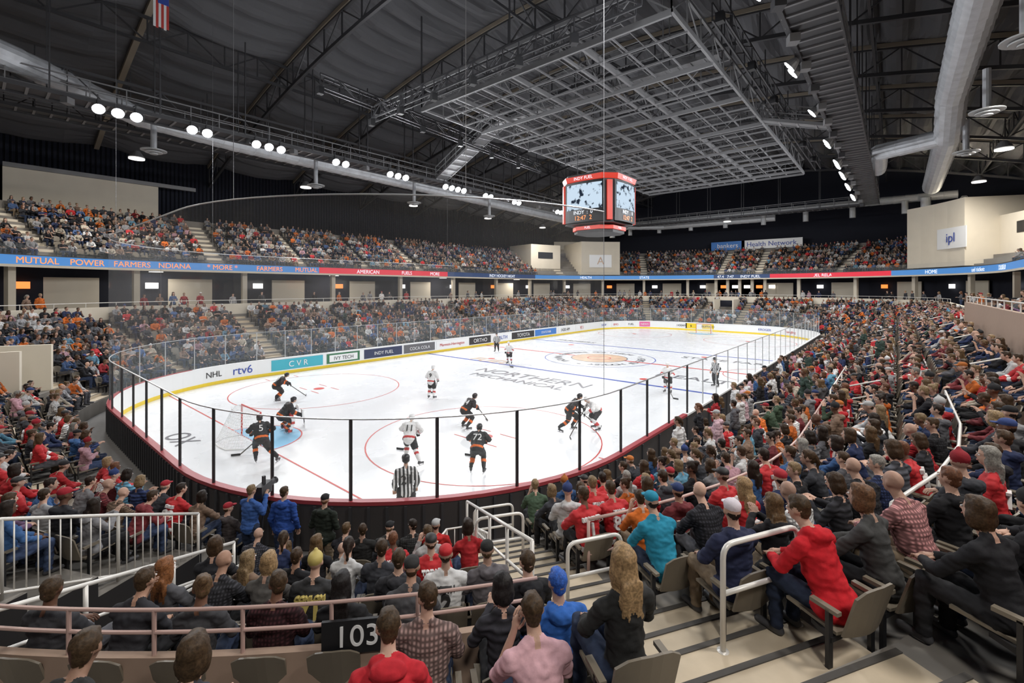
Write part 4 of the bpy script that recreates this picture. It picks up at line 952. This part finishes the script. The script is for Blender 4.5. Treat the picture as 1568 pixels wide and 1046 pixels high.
# ------------------------------------------------------------ foreground railings
def rounded(pts,r=.1,n=5):
    pts=[Vector(p) for p in pts]; out=[pts[0]]
    for a,b_,c in zip(pts[:-2],pts[1:-1],pts[2:]):
        d1=(a-b_).normalized()*r; d2=(c-b_).normalized()*r
        for i in range(n+1): t_=i/n; out.append((b_+d1)*(1-t_)**2+b_*2*t_*(1-t_)+(b_+d2)*t_**2)
    out.append(pts[-1]); return out
def pol(ang,d,z=0): return G(GA(ang),d,z)
def zf(d): 
    k=max(0,min(9,round((d-D0)/TR))); return zk(k)
Zv=Vector((0,0,1))
def hoop(d,ang,w,h=.92,mid=.5):
    z=zf(d); c=pol(ang,d,z); t_=Vector((-math.sin(math.radians(ang)),math.cos(math.radians(ang)),0)); 
    a=c-t_*w/2; b_=c+t_*w/2; m_=MB()
    m_.tube(rounded([a,a+Zv*h,b_+Zv*h,b_],.12),.024,'rail',10); m_.tube([a+Zv*mid,b_+Zv*mid],.022,'rail',10)
    for e in(a,b_): m_.tube([e,e+Zv*.015],.05,'rail',12)
    m_.obj('stair_handrail',smooth=True)
hoop(7.25,241.0,.9); hoop(5.3,238.8,.75); hoop(3.2,235.9,.8); hoop(1.6,237.5,.8)
for x in(-17,-9.5,-2,5.5):
    for k in(1,4,7):
        a=ax(0,x); p=G(a,dk(k),zk(k)+.15); m_=MB(); e=Vector((0,-1,0)); s_=Vector((0,0,RI/TR))
        a0=p; a1=p+(e+s_)*.9; m_.tube(rounded([a0,a0+Zv*.9,a1+Zv*.9,a1],.12),.022,'rail',8); m_.tube([a0+Zv*.5,a1+Zv*.5],.02,'rail',8); m_.obj('stair_handrail',smooth=True)
def fence(name,pts,base,h,k,bal=.13,posts=1.6,rt=.024,mids=()):
    m_=MB(); P=[Vector(p) for p in pts]
    for hh in (h,)+tuple(mids): m_.tube([p+Zv*hh for p in P],rt if hh==h else rt*.8,k,8)
    if bal: m_.tube([p+Zv*.1 for p in P],rt*.8,k,6)
    for a,b_ in zip(P[:-1],P[1:]):
        L=(b_-a).length
        n=max(1,round(L/posts)); 
        for i in range(n+1): q=a.lerp(b_,i/n); m_.tube([q,q+Zv*h],rt,k,8)
        if bal:
            n=int(L/bal)
            for i in range(n): q=a.lerp(b_,i/n); m_.tube([q+Zv*.1,q+Zv*h],rt*.4,k,5)
    return m_.obj(name,smooth=True)
fence('corridor_fence',[pol(206.2,d,zf(d)+.03 if d>2 else .6) for d in(2.0,3.4,4.8,6.2)],0,1.05,'rail',posts=1.4)
def slope(ang,ds,zs): return [pol(ang,d,z) for d,z in zip(ds,zs)]
fence('corridor_handrail',slope(214.3,(2.9,7.6),(.95,2.6)),0,.8,'rail',bal=0,posts=1.3,mids=(.4,))
fence('corridor_handrail',slope(211.0,(2.2,7.6),(.0,.9)),0,.95,'rail',bal=0,posts=1.5,mids=(.5,))
fence('corridor_handrail',slope(212.8,(2.2,7.6),(.2,1.5)),0,.8,'rail',bal=0,posts=1.8,mids=())
cs=MB()
for i in range(12):
    p=pol(212.6,2.6+.42*i,0); cs.box((p.x,p.y,.05+.075*i),(.42,1.1,.1+.15*i),'step',math.radians(212.6))
cs.obj('corridor_stairs',stands)
f_=MB(); gs=np.linspace(GA(214.8),GA(234.4),14); DR=dk(6)-TR/2-.02; ZB=zk(5,gS)
for a,b_ in zip(gs[:-1],gs[1:]):
    f_.mesh([G(a,DR,ZB),G(b_,DR,ZB),G(b_,DR,2.62),G(a,DR,2.62),G(a,DR-.08,ZB),G(b_,DR-.08,ZB),G(b_,DR-.08,2.62),G(a,DR-.08,2.62)],[(0,1,2,3),(5,4,7,6),(3,2,6,7)],'tan')
for h in(2.82,3.02): f_.tube([G(a,DR-.04,h) for a in gs],.017,'redrail',8)
for a in gs[::2]: f_.tube([G(a,DR-.04,2.6),G(a,DR-.04,3.02)],.019,'redrail',8)
g0=GA(227.8); n_=Vector(ring(7,g0-7)[1]+(0,)); c=G(g0,DR+.02,2.74); f_.box(tuple(c),(.03,.62,.30),'black',math.atan2(n_.y,n_.x))
sec=f_.obj('section_rail')
text('103','section_number',.27,c+n_*.02,(-n_.y,n_.x,0),(0,0,1),'white',sec)
fence('stair_foot_fence',[pol(228.5,2.75,0.0),pol(232.3,1.25,0),pol(235.2,1.2,0.0),pol(235.3,2.9,.7)],0,1.0,'rail',bal=.14,posts=1.6)
fence('stair_foot_fence',[pol(234.7,1.3,.6),pol(234.7,5.8,2.2)],0,.95,'rail',bal=0,posts=1.1,mids=(.5,))
DQ=dk(3)+TR/2-.03
ga=[GA(a) for a in(240.2,244,248,252,256,260,264,268)]+[8.0]
pts=[G(g,DQ,zk(3)) for g in ga[:-1]]+[Vector((-22,-LY-RR-DQ,zk(3))),Vector((-17.8,-LY-RR-DQ,zk(3)))]
fence('row_guard_rail',pts,0,1.05,'redrail',bal=0,posts=1.4,mids=(.55,))
fence('row_guard_rail',[Vector((-16.2,-LY-RR-DQ,zk(3))),Vector((-10.2,-LY-RR-DQ,zk(3)))],0,1.05,'rail',bal=0,posts=2,mids=(.5,))
fence('row_guard_rail',[G(GA(a),dk(6)+TR/2-.03,zk(6)) for a in(250,256,262,268)]+[Vector((-19,-LY-RR-dk(6)-TR/2+.03,zk(6)))],0,.95,'rail',bal=0,posts=2,mids=(.5,))

cd=bpy.data.cameras.new('camera'); co=bpy.data.objects.new('camera',cd); COL.objects.link(co); co.location=CAM; co.rotation_euler=(pi/2,0,HEAD-pi/2)
cd.lens=700/1568*36; cd.sensor_width=36; cd.shift_y=-82/1568; cd.clip_end=300; cd.clip_start=.05; scene.camera=co
